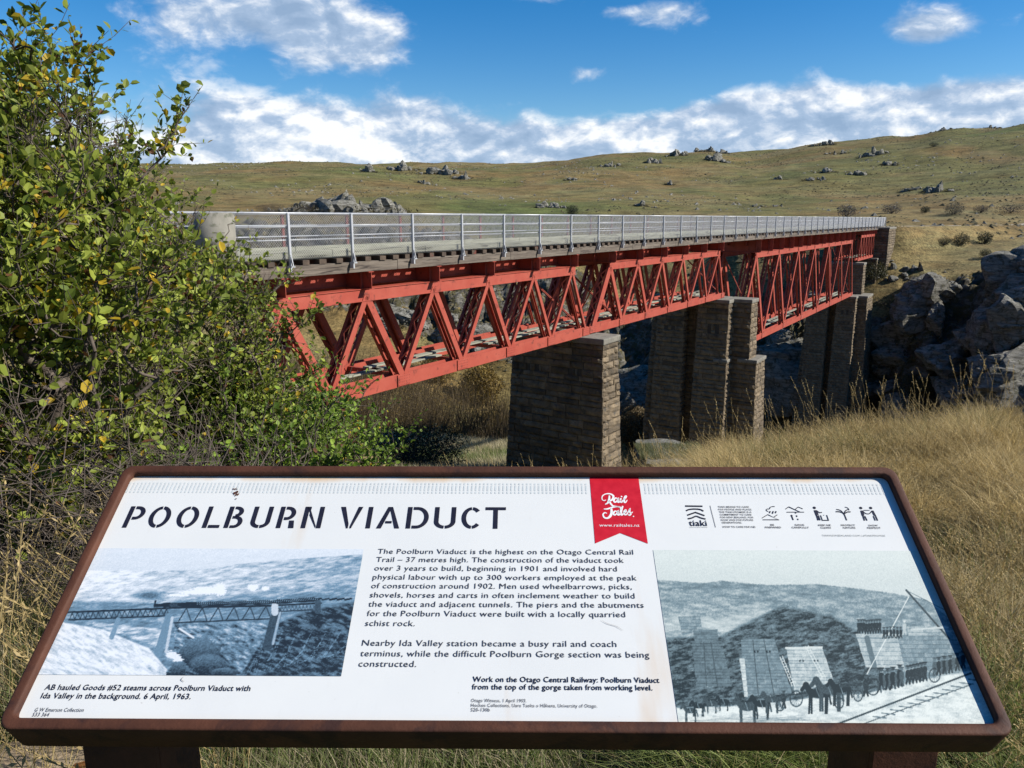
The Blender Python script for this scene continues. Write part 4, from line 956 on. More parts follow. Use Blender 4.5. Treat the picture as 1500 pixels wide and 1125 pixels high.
# seed stalks with feathery heads
def stalks(label, X, Y, h, seed, wid=.004, lean=.25):
    rg = np.random.default_rng(seed); n = len(X); Z = ground(X, Y)-.02; an = rg.uniform(0, 6.28, n); dx = np.cos(an)*lean*h-.12*h; dy = np.sin(an)*lean*h
    A = np.stack([X, Y, Z], -1); B = A+np.stack([dx*.3, dy*.3, h*.62], -1); C_ = A+np.stack([dx, dy, h], -1)
    vs = [A, B]; O_ = A.mean(0)
    me = tubes_mesh('seed_stalks', np.concatenate([A, B])-O_, np.concatenate([B, C_])-O_, np.full(2*n, wid*.5), np.full(2*n, wid*.35), M['grass'], 3)
    per = 14; q = np.repeat(np.arange(n), per); f = np.tile(np.linspace(.45, 1, per), n)[:, None]; P_ = B[q]*(1-f)+C_[q]*f; d = (C_-B)[q]; d = d/np.linalg.norm(d, axis=1)[:, None]+rg.normal(size=(n*per, 3))*.35
    sz = rg.uniform(.016, .034, n*per)*np.clip(h[q]/.7, .7, 1.4)*(1.25-f[:, 0]*.5); cs = np.array([.60, .45, .20])*rg.uniform(.65, 1.15, (n*per, 1))
    vcount = len(me.vertices); col_attr(me, np.tile([[.55, .42, .18]], (vcount, 1)))
    o = tag(link('seed_stalks', me, None, tuple(O_)), label, 'grass stalks', kind='stuff')
    dd, u, w = frame_from(d, rg.uniform(-3, 3, n*per)); V = np.stack([P_, P_+(dd*.5+u*.14)*sz[:, None], P_+dd*sz[:, None], P_+(dd*.5-u*.14)*sz[:, None]], 1).reshape(-1, 3)-O_
    hm = mesh_np('seed_heads', V, np.arange(n*per*4).reshape(-1, 4), M['grass']); col_attr(hm, np.repeat(cs, 4, axis=0)); tag(link('seed_heads', hm, o), kind='stuff')
rg = np.random.default_rng(33)
X, Y = sector(9, 44, 8, 15.5, 2600, 10, 1.0); stalks('tall dry seed stalks along the crest on the right', X, Y, rg.uniform(.25, .62, len(X)), 11, .0035, .4)
X, Y = sector(9, 34, 11.5, 14.5, 130, 30, 1.0); stalks('tallest single seed stalks standing against the dark gorge', X, Y, rg.uniform(.7, 1.2, len(X)), 31, .0035, .16)
X, Y = sector(18, 47, 2.5, 9, 3600, 12, 1.0); stalks('thin seed stalks in the grass right of the board', X, Y, rg.uniform(.20, .48, len(X)), 13, .0026, .5)
X, Y = sector(-42, -22, 1.9, 4.2, 420, 14, 1.0); stalks('long pale seed stalks leaning in the grass left of the board', X, Y, rg.uniform(.35, .85, len(X)), 15, .003, .45)
X, Y = sector(-6, 12, 12, 15, 60, 44, 1.0); stalks('few thistle-like stalks at the foot of the nearest pier', X, Y, rg.uniform(.9, 1.3, len(X)), 45, .006, .15)
# meadow below the nearest span
X, Y = sector(-16, 6, 26, 50, 60000, 16, 1.0)
def c_mead(X, Y, g, rg):
    p = fbm(X/2.5, Y/2.5, oct=3, seed=81)[:, None]; a = np.array([.15, .19, .05])*(1-g)+np.array([.28, .33, .12])*g; b = np.array([.40, .34, .18])*(1-g)+np.array([.62, .55, .36])*g
    return np.where(rg.random((len(X), 1)) < sstep(p, .35, .6)*.85, a, b)
grass('meadow_grass', 'pale and green tussock grass on the slope under the nearest span', X, Y, rg.uniform(.25, .8, len(X)), rg.uniform(.02, .035, len(X)), .5, 0, 0, 17, segs=2, colfun=c_mead)
a = rg.uniform(-1, 1, (5000, 2)); Xl = lp.x+a[:, 0]*1.7; Yl = lp.y+a[:, 1]*1.3
grass('ledge_grass', 'grey-green grass growing on top of the flat rock ledge', Xl, Yl, rg.uniform(.1, .35, 5000), np.full(5000, .02), .6, (.12, .14, .05), (.28, .28, .14), 18, segs=2, gz=np.full(5000, lp.z+.95))

# thicket of thin autumn willows behind the nearest span
def thicket(name, label, cat, X, Y, h, seed, cols, leafc, nl=60, wid=.02, kind='stuff', lsz=(.06, .14)):
    rg = np.random.default_rng(seed); n = len(X); Z = ground(X, Y); A = np.stack([X, Y, Z], -1); O_ = A.mean(0)
    per = 9; q = np.repeat(np.arange(n), per); sp = rg.normal(size=(n*per, 3))*np.array([.28, .28, .05]); T = A[q]+sp*h[q][:, None]*.8+np.array([0, 0, 1])*(h[q]*rg.uniform(.6, 1.05, n*per))[:, None]
    Mx = A[q]*.45+T*.55+rg.normal(size=T.shape)*.08*h[q][:, None]*.3; w0 = np.full(len(q), wid)
    me = tubes_mesh('stems', np.concatenate([A[q], Mx])-O_, np.concatenate([Mx, T])-O_, np.concatenate([w0, w0*.6]), np.concatenate([w0*.6, w0*.25]), M['grass'], 3)
    c = np.array(cols)[rg.integers(0, len(cols), len(q)*2)]*rg.uniform(.7, 1.2, (len(q)*2, 1)); col_attr(me, np.repeat(c, 6, axis=0))
    o = tag(link(name, me, None, tuple(O_)), label, cat, kind=kind)
    k = n*nl; qi = rg.integers(0, len(q), k); f = rg.uniform(.25, 1.0, k)[:, None]; P_ = np.where(f < .5, A[q[qi]]*(1-2*f)+Mx[qi]*2*f, Mx[qi]*(2-2*f)+T[qi]*(2*f-1))+rg.normal(size=(k, 3))*.16*h[q[qi]][:, None]*.5
    d = rg.normal(size=(k, 3))+np.array([0, 0, .9]); sz = rg.uniform(lsz[0], lsz[1], k); dd, u, w = frame_from(d, rg.uniform(-3, 3, k))
    V = np.stack([P_, P_+(dd*.5+u*.16)*sz[:, None], P_+dd*sz[:, None], P_+(dd*.5-u*.16)*sz[:, None]], 1).reshape(-1, 3)-O_
    lm = mesh_np('foliage', V, np.arange(k*4).reshape(-1, 4), M['grass']); patch = fbm(P_[:, 0]/4, P_[:, 1]/4, oct=2, seed=6)
    lc = np.array(leafc)[np.clip((rg.random(k)*len(leafc)*.7+patch*len(leafc)*.5).astype(int), 0, len(leafc)-1)]*rg.uniform(.7, 1.2, (k, 1)); col_attr(lm, np.repeat(lc, 4, axis=0)); tag(link('foliage', lm, o), kind='stuff')
    return o
X, Y = sector(-24, 9, 54, 96, 1250, 20, 1.0)
thicket('willow_thicket', 'brown and golden bare willow thicket filling the valley behind the nearest span', 'willow thicket', X, Y, rg.uniform(1.4, 5.6, len(X))*(.45+1.1*fbm(X/9, Y/9, seed=91)), 21,
        [(.17, .12, .07), (.24, .18, .10), (.12, .09, .05)], [(.10, .07, .03), (.16, .115, .045), (.22, .16, .045), (.36, .24, .035)], nl=80, wid=.022)
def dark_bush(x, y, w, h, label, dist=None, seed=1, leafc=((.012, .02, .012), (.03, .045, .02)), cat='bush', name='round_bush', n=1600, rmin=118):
    if dist: a, e = azel(x, y); pos = Vector((dist*math.sin(a), dist*math.cos(a), 0)); pos.z = float(ground(pos.x, pos.y)[0])
    else: pos = on_ground(x, y, rmin)
    m_ = pos.length/F; W_, H_ = w*m_/2, h*m_; rg = np.random.default_rng(seed+int(x)); q = rg.normal(size=(n, 3)); q /= np.linalg.norm(q, axis=1)[:, None]
    lump = .7+.6*fbm(q[:, 0]*2+seed, q[:, 1]*2, q[:, 2]*2, oct=3, seed=seed); P_ = q*(rg.random(n)**.35*lump)[:, None]*np.array([W_, W_, H_*.5])+np.array([0, 0, H_*.45])
    P_ = P_[P_[:, 2] > -.1]; n = len(P_); d = rg.normal(size=(n, 3))+np.array([0, 0, .6]); sz = rg.uniform(.10, .22, n)*max(.5, H_*.45)*(1600/len(q))**.22; dd, u, w_ = frame_from(d, rg.uniform(-3, 3, n))
    V = np.stack([P_, P_+(dd*.5+u*.28)*sz[:, None], P_+dd*sz[:, None], P_+(dd*.5-u*.28)*sz[:, None]], 1).reshape(-1, 3)
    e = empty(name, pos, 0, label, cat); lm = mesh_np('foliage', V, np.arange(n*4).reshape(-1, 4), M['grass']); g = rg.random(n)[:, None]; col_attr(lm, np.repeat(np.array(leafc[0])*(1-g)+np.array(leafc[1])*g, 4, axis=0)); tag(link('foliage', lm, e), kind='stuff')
    k = 14; T = rg.normal(size=(k, 3))*np.array([W_*.5, W_*.5, .05])+np.array([0, 0, H_*.7]); me = tubes_mesh('stems', np.zeros((k, 3)), T, np.full(k, .04), np.full(k, .012), M['bark'], 4); link('stems', me, e)
    return e
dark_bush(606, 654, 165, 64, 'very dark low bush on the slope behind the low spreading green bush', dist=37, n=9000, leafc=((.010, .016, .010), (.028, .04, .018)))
for i, (x, y, w, h) in enumerate([(560, 575, 60, 44), (640, 560, 56, 50), (705, 590, 60, 60), (725, 640, 46, 40), (470, 590, 60, 50), (930, 650, 46, 60), (620, 612, 50, 40)]):
    dark_bush(x, y, w, h, ['golden brown willow clump below the middle of the nearest truss', 'tall golden willow clump in the middle of the thicket', 'orange-gold willow clump just left of the nearest pier', 'low rusty willow clump beside the foot of the nearest pier',
              'brown willow clump at the left end of the thicket', 'brown bare brush seen between the nearest and the stepped pier', 'short brown willow clump behind the very dark low bush'][i], rmin=50, n=5200, leafc=((.13, .085, .03), (.36, .25, .06)) if i < 5 else ((.12, .085, .04), (.26, .19, .09)), cat='willow', name='willow_clump', seed=i+40)
dark_bush(838, 316, 19, 15, 'round dark bush standing just above the railing')
dark_bush(1240, 318, 26, 17, 'grey leafless bush above the far end of the railing', leafc=((.07, .06, .055), (.13, .115, .10)))
dark_bush(1306, 313, 26, 13, 'grey-purple bush right of the end of the railing', leafc=((.07, .06, .055), (.12, .10, .09)))
dark_bush(1355, 312, 12, 9, 'small dark green bush near the trail end')
dark_bush(1398, 314, 26, 15, 'wide grey bush above the trail', leafc=((.08, .075, .055), (.15, .14, .10)))
dark_bush(1437, 312, 20, 10, 'dark scrub bush at the right beyond the trail', leafc=((.06, .045, .045), (.10, .085, .07)))
dark_bush(1480, 312, 36, 12, 'long brown scrub bush at the right edge', leafc=((.07, .06, .05), (.12, .105, .08)))
dark_bush(1368, 215, 12, 6, 'lone dark bush on the right hillside near the skyline')
dark_bush(1383, 360, 16, 10, 'left bush of the three on the bank above the crag', dist=None, rmin=110)
dark_bush(1408, 360, 20, 16, 'middle and fullest bush of the three on the bank above the crag', rmin=110, leafc=((.03, .035, .02), (.07, .075, .04)))
dark_bush(1442, 358, 18, 16, 'right bush of the three on the bank above the crag', rmin=110)
dark_bush(1443, 379, 16, 12, 'small bush below the three on the bank above the crag', rmin=106)
dark_bush(445, 314, 46, 16, 'purplish bare shrub beside the jagged outcrop', rmin=135, leafc=((.06, .05, .045), (.12, .10, .085)))
dark_bush(395, 312, 40, 12, 'bare shrub just above the railing beside the leafy bush', rmin=135, leafc=((.07, .06, .045), (.13, .11, .08)))
for i, (x, y, w, h, r) in enumerate([(1390, 505, 70, 26, 92), (1440, 520, 60, 34, 88), (1345, 525, 50, 26, 98), (1310, 430, 60, 18, 108), (1270, 480, 40, 26, 112), (1360, 420, 60, 14, 108), (1470, 600, 70, 30, 80), (1330, 600, 60, 26, 86)]):
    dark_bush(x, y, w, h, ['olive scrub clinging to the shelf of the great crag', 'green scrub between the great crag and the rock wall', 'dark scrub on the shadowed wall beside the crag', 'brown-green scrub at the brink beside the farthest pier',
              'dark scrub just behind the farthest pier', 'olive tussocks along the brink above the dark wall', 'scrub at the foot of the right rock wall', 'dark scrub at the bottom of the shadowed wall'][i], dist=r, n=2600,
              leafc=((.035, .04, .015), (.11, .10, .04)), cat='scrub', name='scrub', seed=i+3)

# dirt patch and fallen leaf in the lower left corner
dpz = float(ground(*dp)[0]); bm = bmesh.new(); bmesh.ops.create_icosphere(bm, subdivisions=5, radius=1)
for v in bm.verts:
    a, b, c = v.co; k = 1+(float(fbm(a*3, b*3, c*3, oct=4, seed=2))-.5)*.35; v.co = (a*.55*k, b*.30*k, max(-.3, c)*.055*k)
me = bpy.data.meshes.new('dirt_patch'); bm.to_mesh(me); bm.free()
M['dirt'] = mat_noise('bare_dry_soil', (.24, .17, .10), (.40, .31, .20), 9, .98, (.15, .10, .06), 24, .6, .9, .01, 60)
me.materials.append(M['dirt']); tag(link('dirt_patch', me, None, (dp[0], dp[1], dpz+.01)), 'bare dusty soil patch in the grass below the left corner of the board', kind='structure')
lm = leaves_mesh('fallen_leaf', np.zeros((1, 3)), np.array([[1., .3, .15]]), np.array([.07]), np.array([[.30, .13, .04]]), np.random.default_rng(1)); fl = link('fallen_leaf', lm, None, (dp[0]+.12, dp[1]+.04, dpz+.09)); tag(fl, 'single curled brown leaf lying on the bare soil patch', 'leaf')

# ------------------------------------------------------------------ the information board
PC = np.array([-0.01141749, 1.15020624, -0.57953015]); PW, PH = 1.38, 0.44906
PM = np.array((Matrix.Rotation(.54291993, 3, 'X') @ Matrix.Rotation(-.00779415, 3, 'Y') @ Matrix.Rotation(-.00940864, 3, 'Z')))
def pu(x, y):                                  # place on the board seen through a photograph pixel (metres from its centre)
    r = px_ray(x, y); n = PM[:, 2]; k = (PC@n)/(r@n); q = PM.T@(r*k-PC); return float(q[0]), float(q[1])
def pix(u, v):                                 # and back
    w = PC[None]+np.asarray(u).ravel()[:, None]*PM[:, 0]+np.asarray(v).ravel()[:, None]*PM[:, 1]
    Yc = w[:, 1]*math.cos(PITCH)-w[:, 2]*math.sin(PITCH); Zc = w[:, 1]*math.sin(PITCH)+w[:, 2]*math.cos(PITCH)
    return CX+F*w[:, 0]/Yc, CY-F*Zc/Yc
board = empty('information_board', (PC[0], PC[1]+.1, float(ground(PC[0], PC[1]+.1)[0])), 0, 'large white tilted information board in a rusted steel frame', 'information board')
bpy.context.view_layer.update()
MW = Matrix.Translation(Vector(PC)) @ Matrix(PM.tolist()).to_4x4()
def on_board(name, me, parent, z=0.0, label=None, kind=None):
    o = link(name, me, parent); par = board.matrix_world if parent is board else None
    if parent is board: o.matrix_parent_inverse = board.matrix_world.inverted(); o.matrix_basis = MW @ Matrix.Translation((0, 0, z))
    else: o.location = (0, 0, z)
    return tag(o, label=label, kind=kind)

def rrect(w, h, r, n=5):
    pts = []
    for cx, cy, a0 in ((w-r, h-r, 0), (-w+r, h-r, 90), (-w+r, -h+r, 180), (w-r, -h+r, 270)):
        for i in range(n+1): a = R(a0+90*i/n); pts.append((cx+r*math.cos(a), cy+r*math.sin(a)))
    return pts
def frame_mesh():
    W2, H2 = PW/2, PH/2; rim = .0165; V = []; rings = []
    prof = [(0, -.003, .012), (0, .0105, .012), (.0035, .0125, .013)]                       # offset out, height, corner radius
    prof += [(rim-.0035, .0125, .018), (rim-.001, .0118, .019), (rim, .0100, .020), (rim+.0005, -.0445, .022), (rim-.0015, -.048, .021), (rim-.006, -.048, .018), (rim-.006, -.010, .018)]
    for o, z, r in prof:
        dz = 0
        rings.append([(x, y, z) for x, y in rrect(W2+o, H2+o, r)])
    n = len(rings[0]); V = [p for q in rings for p in q]; Fs = []
    for k in range(len(rings)-1):
        for i in range(n): Fs.append((k*n+i, k*n+(i+1) % n, (k+1)*n+(i+1) % n, (k+1)*n+i))
    V_ = np.array(V); 
    # uneven hand-worked steel
    V_[:, 2] += (fbm(V_[:, 0]*9, V_[:, 1]*9, oct=2, seed=2)-.5)*.0008
    me = bpy.data.meshes.new('frame'); me.from_pydata(V_.tolist(), [], Fs); me.materials.append(M['corten'])
    bm = bmesh.new(); bm.from_mesh(me); bmesh.ops.recalc_face_normals(bm, faces=bm.faces[:])
    for f in bm.faces: f.smooth = True
    for e in bm.edges:
        if len(e.link_faces) == 2 and e.calc_face_angle() > 1.2: e.smooth = False
    bm.to_mesh(me); bm.free(); return me
on_board('frame', frame_mesh(), board)
mb = MB(); mb.box((-PW/2-.008, -PH/2-.008, -.040), (PW/2+.008, PH/2+.008, -.012)); bk = mb.mesh('backing_plate', M['corten']); on_board('backing_plate', bk, board)
# legs: rusted hollow posts set a little back from the front edge
gz_ = board.location.z
for x0, x1, lab in ((-.712, -.592, None), (.60, .708, None)):
    mb = MB(); yb = 1.12
    mb.box((x0+.0, yb, gz_-.3), (x1, yb+.012, -.715)); mb.box((x0, yb+.0125, gz_-.3), (x0+.012, yb+.16, -.70)); mb.box((x1-.012, yb+.0125, gz_-.3), (x1, yb+.16, -.66))
    for v in mb.v: v -= np.array(board.location)
    o = mb.build('leg', M['corten'], board, bevel=.0012)
# white face
def mat_panel():
    m, t, b, co, out = new_mat('printed_white_aluminium')
    sp = t.add('ShaderNodeSeparateXYZ'); t.link(co, sp.inputs[0])
    n = t.noise(co, 5, 6, .6, .3); c = t.mix(t.ramp(n, [(.3, 0.0), (.8, 1.0)]), (.77, .78, .76), (.71, .725, .715))
    mp = t.add('ShaderNodeMapping'); mp.inputs['Scale'].default_value = (6, 1.2, 1); t.link(co, mp.inputs[0])
    c = t.mix(t.ramp(t.noise(mp.outputs[0], 9, 6, .7), [(.60, 0.0), (.78, .16)]), c, (.48, .46, .42))
    c = t.mix(t.ramp(t.noise(co, 130, 3, .6), [(.70, 0.0), (.75, .45)]), c, (.45, .42, .38))
    # rust bleeding from under the top rim, its own streaky shape
    edge = t.math('ADD', t.smooth(sp.outputs[1], PH/2-.020, PH/2+.001), t.math('MULTIPLY', t.math('SUBTRACT', t.noise(mp.outputs[0], 1.1, 5, .6), .62), 3.2), clamp=True)
    c = t.mix(t.math('MULTIPLY', edge, .8), c, (.62, .36, .12))
    t.link(t.dim(c), b.inputs['Base Color']); b.inputs['Roughness'].default_value = .32; b.inputs['Specular IOR Level'].default_value = .35
    bump(t, b, t.noise(co, 60, 4, .6), .03, .001)
    return m
M['panel'] = mat_panel()
mb = MB(); mb.prism(rrect(PW/2+.004, PH/2+.004, .014), -.0118, 0.0); panel = on_board('panel', mb.mesh('panel', M['panel']), board)
def ink(name, c, rough=.4):
    m, t, b, co, out = new_mat(name); n = t.noise(co, 60, 4, .6)
    t.link(t.dim(t.mix(t.ramp(n, [(.35, 0.0), (.8, 1.0)]), c, tuple(min(1, x*1.25+.008) for x in c))), b.inputs['Base Color']); b.inputs['Roughness'].default_value = rough; b.inputs['Specular IOR Level'].default_value = .35; return m
M['ink'] = ink('navy_black_ink', (.014, .014, .028)); M['ink2'] = ink('grey_ink', (.055, .058, .07)); M['ink3'] = ink('pale_grey_ink', (.20, .22, .23))
M['rib'] = ink('ribbon_red_ink', (.52, .008, .022)); M['wht'] = ink('white_ink', (.78, .78, .78)); M['track'] = ink('track_pattern_ink', (.57, .615, .62))

class Flat:                                    # flat print: polygons and strokes on the board
    def __init__(s): s.v = []; s.f = []
    def poly(s, pts):
        b = len(s.v); s.v += [(x, y, 0) for x, y in pts]; s.f.append(tuple(range(b, b+len(pts))))
    def stroke(s, pts, w, taper=None, cap=False):
        P_ = [np.array(p, float) for p in pts]; n = len(P_); L = []; Rr = []
        for i in range(n):
            d = P_[min(i+1, n-1)]-P_[max(i-1, 0)]; d = d/max(1e-9, np.linalg.norm(d)); q = np.array((-d[1], d[0]))
            k = w/2*(taper[i] if taper else 1)
            if 0 < i < n-1:
                a = (P_[i]-P_[i-1])/max(1e-9, np.linalg.norm(P_[i]-P_[i-1])); k /= max(.55, abs(a@d))
            L.append(P_[i]+q*k); Rr.append(P_[i]-q*k)
        for i in range(n-1): s.poly([L[i], Rr[i], Rr[i+1], L[i+1]])
    def curve(s, pts, w, taper=None, k=8):     # smooth line through the points
        P_ = [np.array(p, float) for p in pts]; P_ = [2*P_[0]-P_[1]]+P_+[2*P_[-1]-P_[-2]]; o = []; tp = []
        for i in range(1, len(P_)-2):
            for j in range(k):
                t = j/k; a, b, c, d = P_[i-1:i+3]
                o.append(.5*((2*b)+(-a+c)*t+(2*a-5*b+4*c-d)*t*t+(-a+3*b-3*c+d)*t**3))
                if taper: tp.append(taper[i-1]*(1-t)+taper[i]*t)
        o.append(P_[-2]); tp.append(taper[-1] if taper else 1)
        s.stroke(o, w, tp if taper else None)
    def disc(s, c, rx, ry=None, n=14):
        ry = ry or rx; s.poly([(c[0]+rx*math.cos(2*math.pi*i/n), c[1]+ry*math.sin(2*math.pi*i/n)) for i in range(n)])
    def build(s, name, mat, z=.0006, label=None):
        me = bpy.data.meshes.new(name); me.from_pydata(s.v, [], s.f); me.materials.append(mat)
        bm = bmesh.new(); bm.from_mesh(me); bmesh.ops.recalc_face_normals(bm, faces=bm.faces[:])
        for f in bm.faces:
            if f.normal.z < 0: f.normal_flip()
        bm.to_mesh(me); bm.free(); return on_board(name, me, panel, z, label)

# stencil title
def arc(cx, cy, rx, ry, a0, a1, n=10): return [(cx+rx*math.cos(R(a0+(a1-a0)*i/n)), cy+ry*math.sin(R(a0+(a1-a0)*i/n))) for i in range(n+1)]
CAPH = .0462; BASE = .1092; SW = .0080
def letter(fl, ch, x0, x1):
    w = x1-x0; h = CAPH; s_ = SW; t_ = s_*.78; g = .0022
    def P_(pts): return [(x0+x, BASE+y) for x, y in pts]
    def band(cx, cy, rx, ry, a0, a1, n=12):    # ring piece, thick at the sides and thinner at top and bottom
        o = arc(cx, cy, rx, ry, a0, a1, n); i_ = arc(cx, cy, rx-s_, ry-t_, a0, a1, n)
        for k in range(n): fl.poly(P_([o[k], o[k+1], i_[k+1], i_[k]]))
    def rect(a, b, c, d): fl.poly(P_([(a, b), (c, b), (c, d), (a, d)]))
    if ch == 'O':
        ga = 4; band(w/2, h/2, w/2, h/2, 90+ga, 270-ga, 18); band(w/2, h/2, w/2, h/2, -90+ga, 90-ga, 18)
    elif ch in 'PR':
        rect(0, 0, s_, h); cy = h-.0145
        rect(s_+g, h-t_, w-.0145, h); rect(s_+g, cy-.0145, w-.0145, cy-.0145+t_); band(w-.0150, cy, .0150, .0145, -90, 90)
        if ch == 'R': fl.poly(P_([(s_+g+.010, h-.029-.001), (s_+g+.0185, h-.029-.001), (w+.002, 0), (w-.0075, 0)]))
    elif ch == 'B':
        rect(0, 0, s_, h)
        for cy, ry, wx in ((h-.0115, .0115, w-.003), (.0128, .0128, w)):
            rect(s_+g, cy+ry-t_*.9, wx-.0125, cy+ry); rect(s_+g, cy-ry, wx-.0125, cy-ry+t_*.9) if ry > .012 else None; band(wx-.0130, cy, .0130, ry, -90, 90)
    elif ch == 'L': rect(0, 0, s_, h); rect(s_+g, 0, w, t_)
    elif ch == 'U':
        r = w/2
        for a, b, xa in ((180, 268, 0), (-88, 0, w-s_)): rect(xa, r*.8, xa+s_, h); 
        band(r, r*.8, r, r*.8, 180, 270-4); band(r, r*.8, r, r*.8, -90+4, 0)
    elif ch == 'N': rect(0, 0, s_, h); rect(w-s_, 0, w, h); fl.poly(P_([(s_+g, h*.86), (s_+g, h*.60), (w-s_-.001, 0), (w-s_-.001+.0, h*.10)])); fl.poly(P_([(s_*.2, h), (s_+.003, h), (s_+g+.001, h*.9), (s_+g, h*.72)]))
    elif ch == 'V': fl.poly(P_([(0, h), (s_*1.08, h), (w/2-g*.3, h*.20), (w/2-g*.3, 0), (w/2-s_*.45, 0)])); fl.poly(P_([(w-s_*1.0, h), (w, h), (w/2+s_*.60, 0), (w/2+g, 0), (w/2+g, h*.10)]))
    elif ch == 'I': rect((w-s_)/2, 0, (w+s_)/2, h)
    elif ch == 'A':
        fl.poly(P_([(0, 0), (s_*1.05, 0), (w/2+.0005, h*.83), (w/2+s_*.5, h), (w/2-s_*.5, h)])); fl.poly(P_([(w, 0), (w-s_*1.05, 0), (w/2+.0005, h*.83), (w/2+s_*.5, h)])); rect(w*.36, h*.23, w*.64, h*.23+t_*.8)
    elif ch == 'D': rect(0, 0, s_, h); rect(s_+g, h-t_, w-h*.44, h); rect(s_+g, 0, w-h*.44, t_); band(w-h*.45, h/2, h*.45, h/2, -90, 90, 18)
    elif ch == 'C': band(w*.56, h/2, w*.56, h/2, 93, 267, 18); band(w*.56, h/2, w*.56, h/2, 42, 86, 8); band(w*.56, h/2, w*.56, h/2, -86, -42, 8)
    elif ch == 'T': rect(0, h-t_, w, h); rect((w-s_)/2, 0, (w+s_)/2, h-t_)
spans = [(pu(a, b)[0], pu(c, d)[0]) for a, b, c, d in [(178.5, 773, 214.2, 749), (215.8, 765, 252.1, 752), (257.1, 765, 293.2, 752), (295.6, 773, 320.8, 773), (327.3, 773, 355.5, 764), (367, 765, 402.2, 742), (404, 773, 434.6, 750),
         (440.4, 773, 476.8, 742), (500.2, 742, 532.7, 742), (535.4, 773, 547.6, 742), (551, 773, 585, 773), (594.2, 773, 628.4, 757), (636.8, 754, 669, 742), (676.4, 757, 704, 744), (711.5, 744, 741.3, 744)]]
for ch, (a, b) in zip('POOLBURNVIADUCT', spans):
    fl = Flat(); letter(fl, ch, a, b); fl.build('title_letter', M['ink'])

def text(s, x0, x1, y, cap, mat, bold=0.0, name='text_line', align_y=None):
    """one printed line; x0, x1, y: where its ends and baseline show in the photograph, cap: capital height in metres"""
    (u0, v0), (u1, v1) = pu(x0, y), pu(x1, y if align_y is None else align_y)
    cu = bpy.data.curves.new(name, 'FONT'); cu.body = s; cu.size = 1.0; cu.resolution_u = 2; cu.offset = bold; cu.space_character = 1.04
    o = bpy.data.objects.new(name, cu); COL.objects.link(o); dg = bpy.context.evaluated_depsgraph_get(); me = bpy.data.meshes.new_from_object(o.evaluated_get(dg)); bpy.data.objects.remove(o)
    n = len(me.vertices); co = np.zeros(n*3, dtype=np.float32); me.vertices.foreach_get('co', co); co = co.reshape(-1, 3)
    sx = (u1-u0)/(co[:, 0].max()-co[:, 0].min()); co[:, 0] = (co[:, 0]-co[:, 0].min())*sx+u0; co[:, 1] = co[:, 1]*cap/.73+(v0+v1)/2; co[:, 2] = 0
    me.vertices.foreach_set('co', co.ravel()); me.materials.clear(); me.materials.append(mat); me.name = name; me.update()
    return on_board(name, me, panel, .0008)
for s, x0, x1, y in [("The Poolburn Viaduct is the highest on the Otago Central Rail", 553.1, 927.8, 812), ("Trail \u2013 37 metres high. The construction of the viaduct took", 550.7, 914, 824),
                     ("over 3 years to build, beginning in 1901 and involved hard", 548.2, 904, 836.6), ("physical labour with up to 300 workers employed at the peak", 545.8, 933, 849.8),
                     ("of construction around 1902. Men used wheelbarrows, picks,", 543.6, 925.7, 862.7), ("shovels, horses and carts in often inclement weather to build", 541.5, 930, 876.2),
                     ("the viaduct and adjacent tunnels. The piers and the abutments", 539.3, 943.2, 889.7), ("for the Poolburn Viaduct were built with a locally quarried", 537.2, 916.2, 903.5),
                     ("schist rock.", 534.7, 607.7, 917.3), ("Nearby Ida Valley station became a busy rail and coach", 530, 903.3, 947), ("terminus, while the difficult Poolburn Gorge section was being", 527.4, 951.5, 962.6), ("constructed.", 525, 609.8, 977)]:
    text(s, x0, x1, y, .0103, M['ink2'], 0)
for s, x0, x1, y, c, mt, b in [("Work on the Otago Central Railway: Poolburn Viaduct", 692.3, 966.2, 999.7, .0086, 'ink', .012), ("from the top of the gorge taken from working level.", 691.4, 956, 1010.8, .0086, 'ink', .012),
                               ("Otago Witness, 1 April 1903.", 690.2, 771.5, 1028.8, .0052, 'ink2', 0), ("Hocken Collections, Uare Taoka o H\u0101kena, University of Otago.", 690, 875, 1036.2, .0052, 'ink2', 0), ("S20-130b", 689.8, 717.8, 1042.4, .0052, 'ink2', 0),
                               ("AB hauled Goods #52 steams across Poolburn Viaduct with", 64.8, 366.7, 1011.5, .0086, 'ink', .012), ("Ida Valley in the background. 6 April, 1963.", 59.2, 279.5, 1023.7, .0086, 'ink', .012),
                               ("G W Emerson Collection", 50.4, 122.4, 1042.7, .0058, 'ink2', 0), ("S33 364", 47.2, 71.5, 1049.6, .0058, 'ink2', 0)]:
    text(s, x0, x1, y, c, M[mt], b)
T0 = 'tiaki_text'
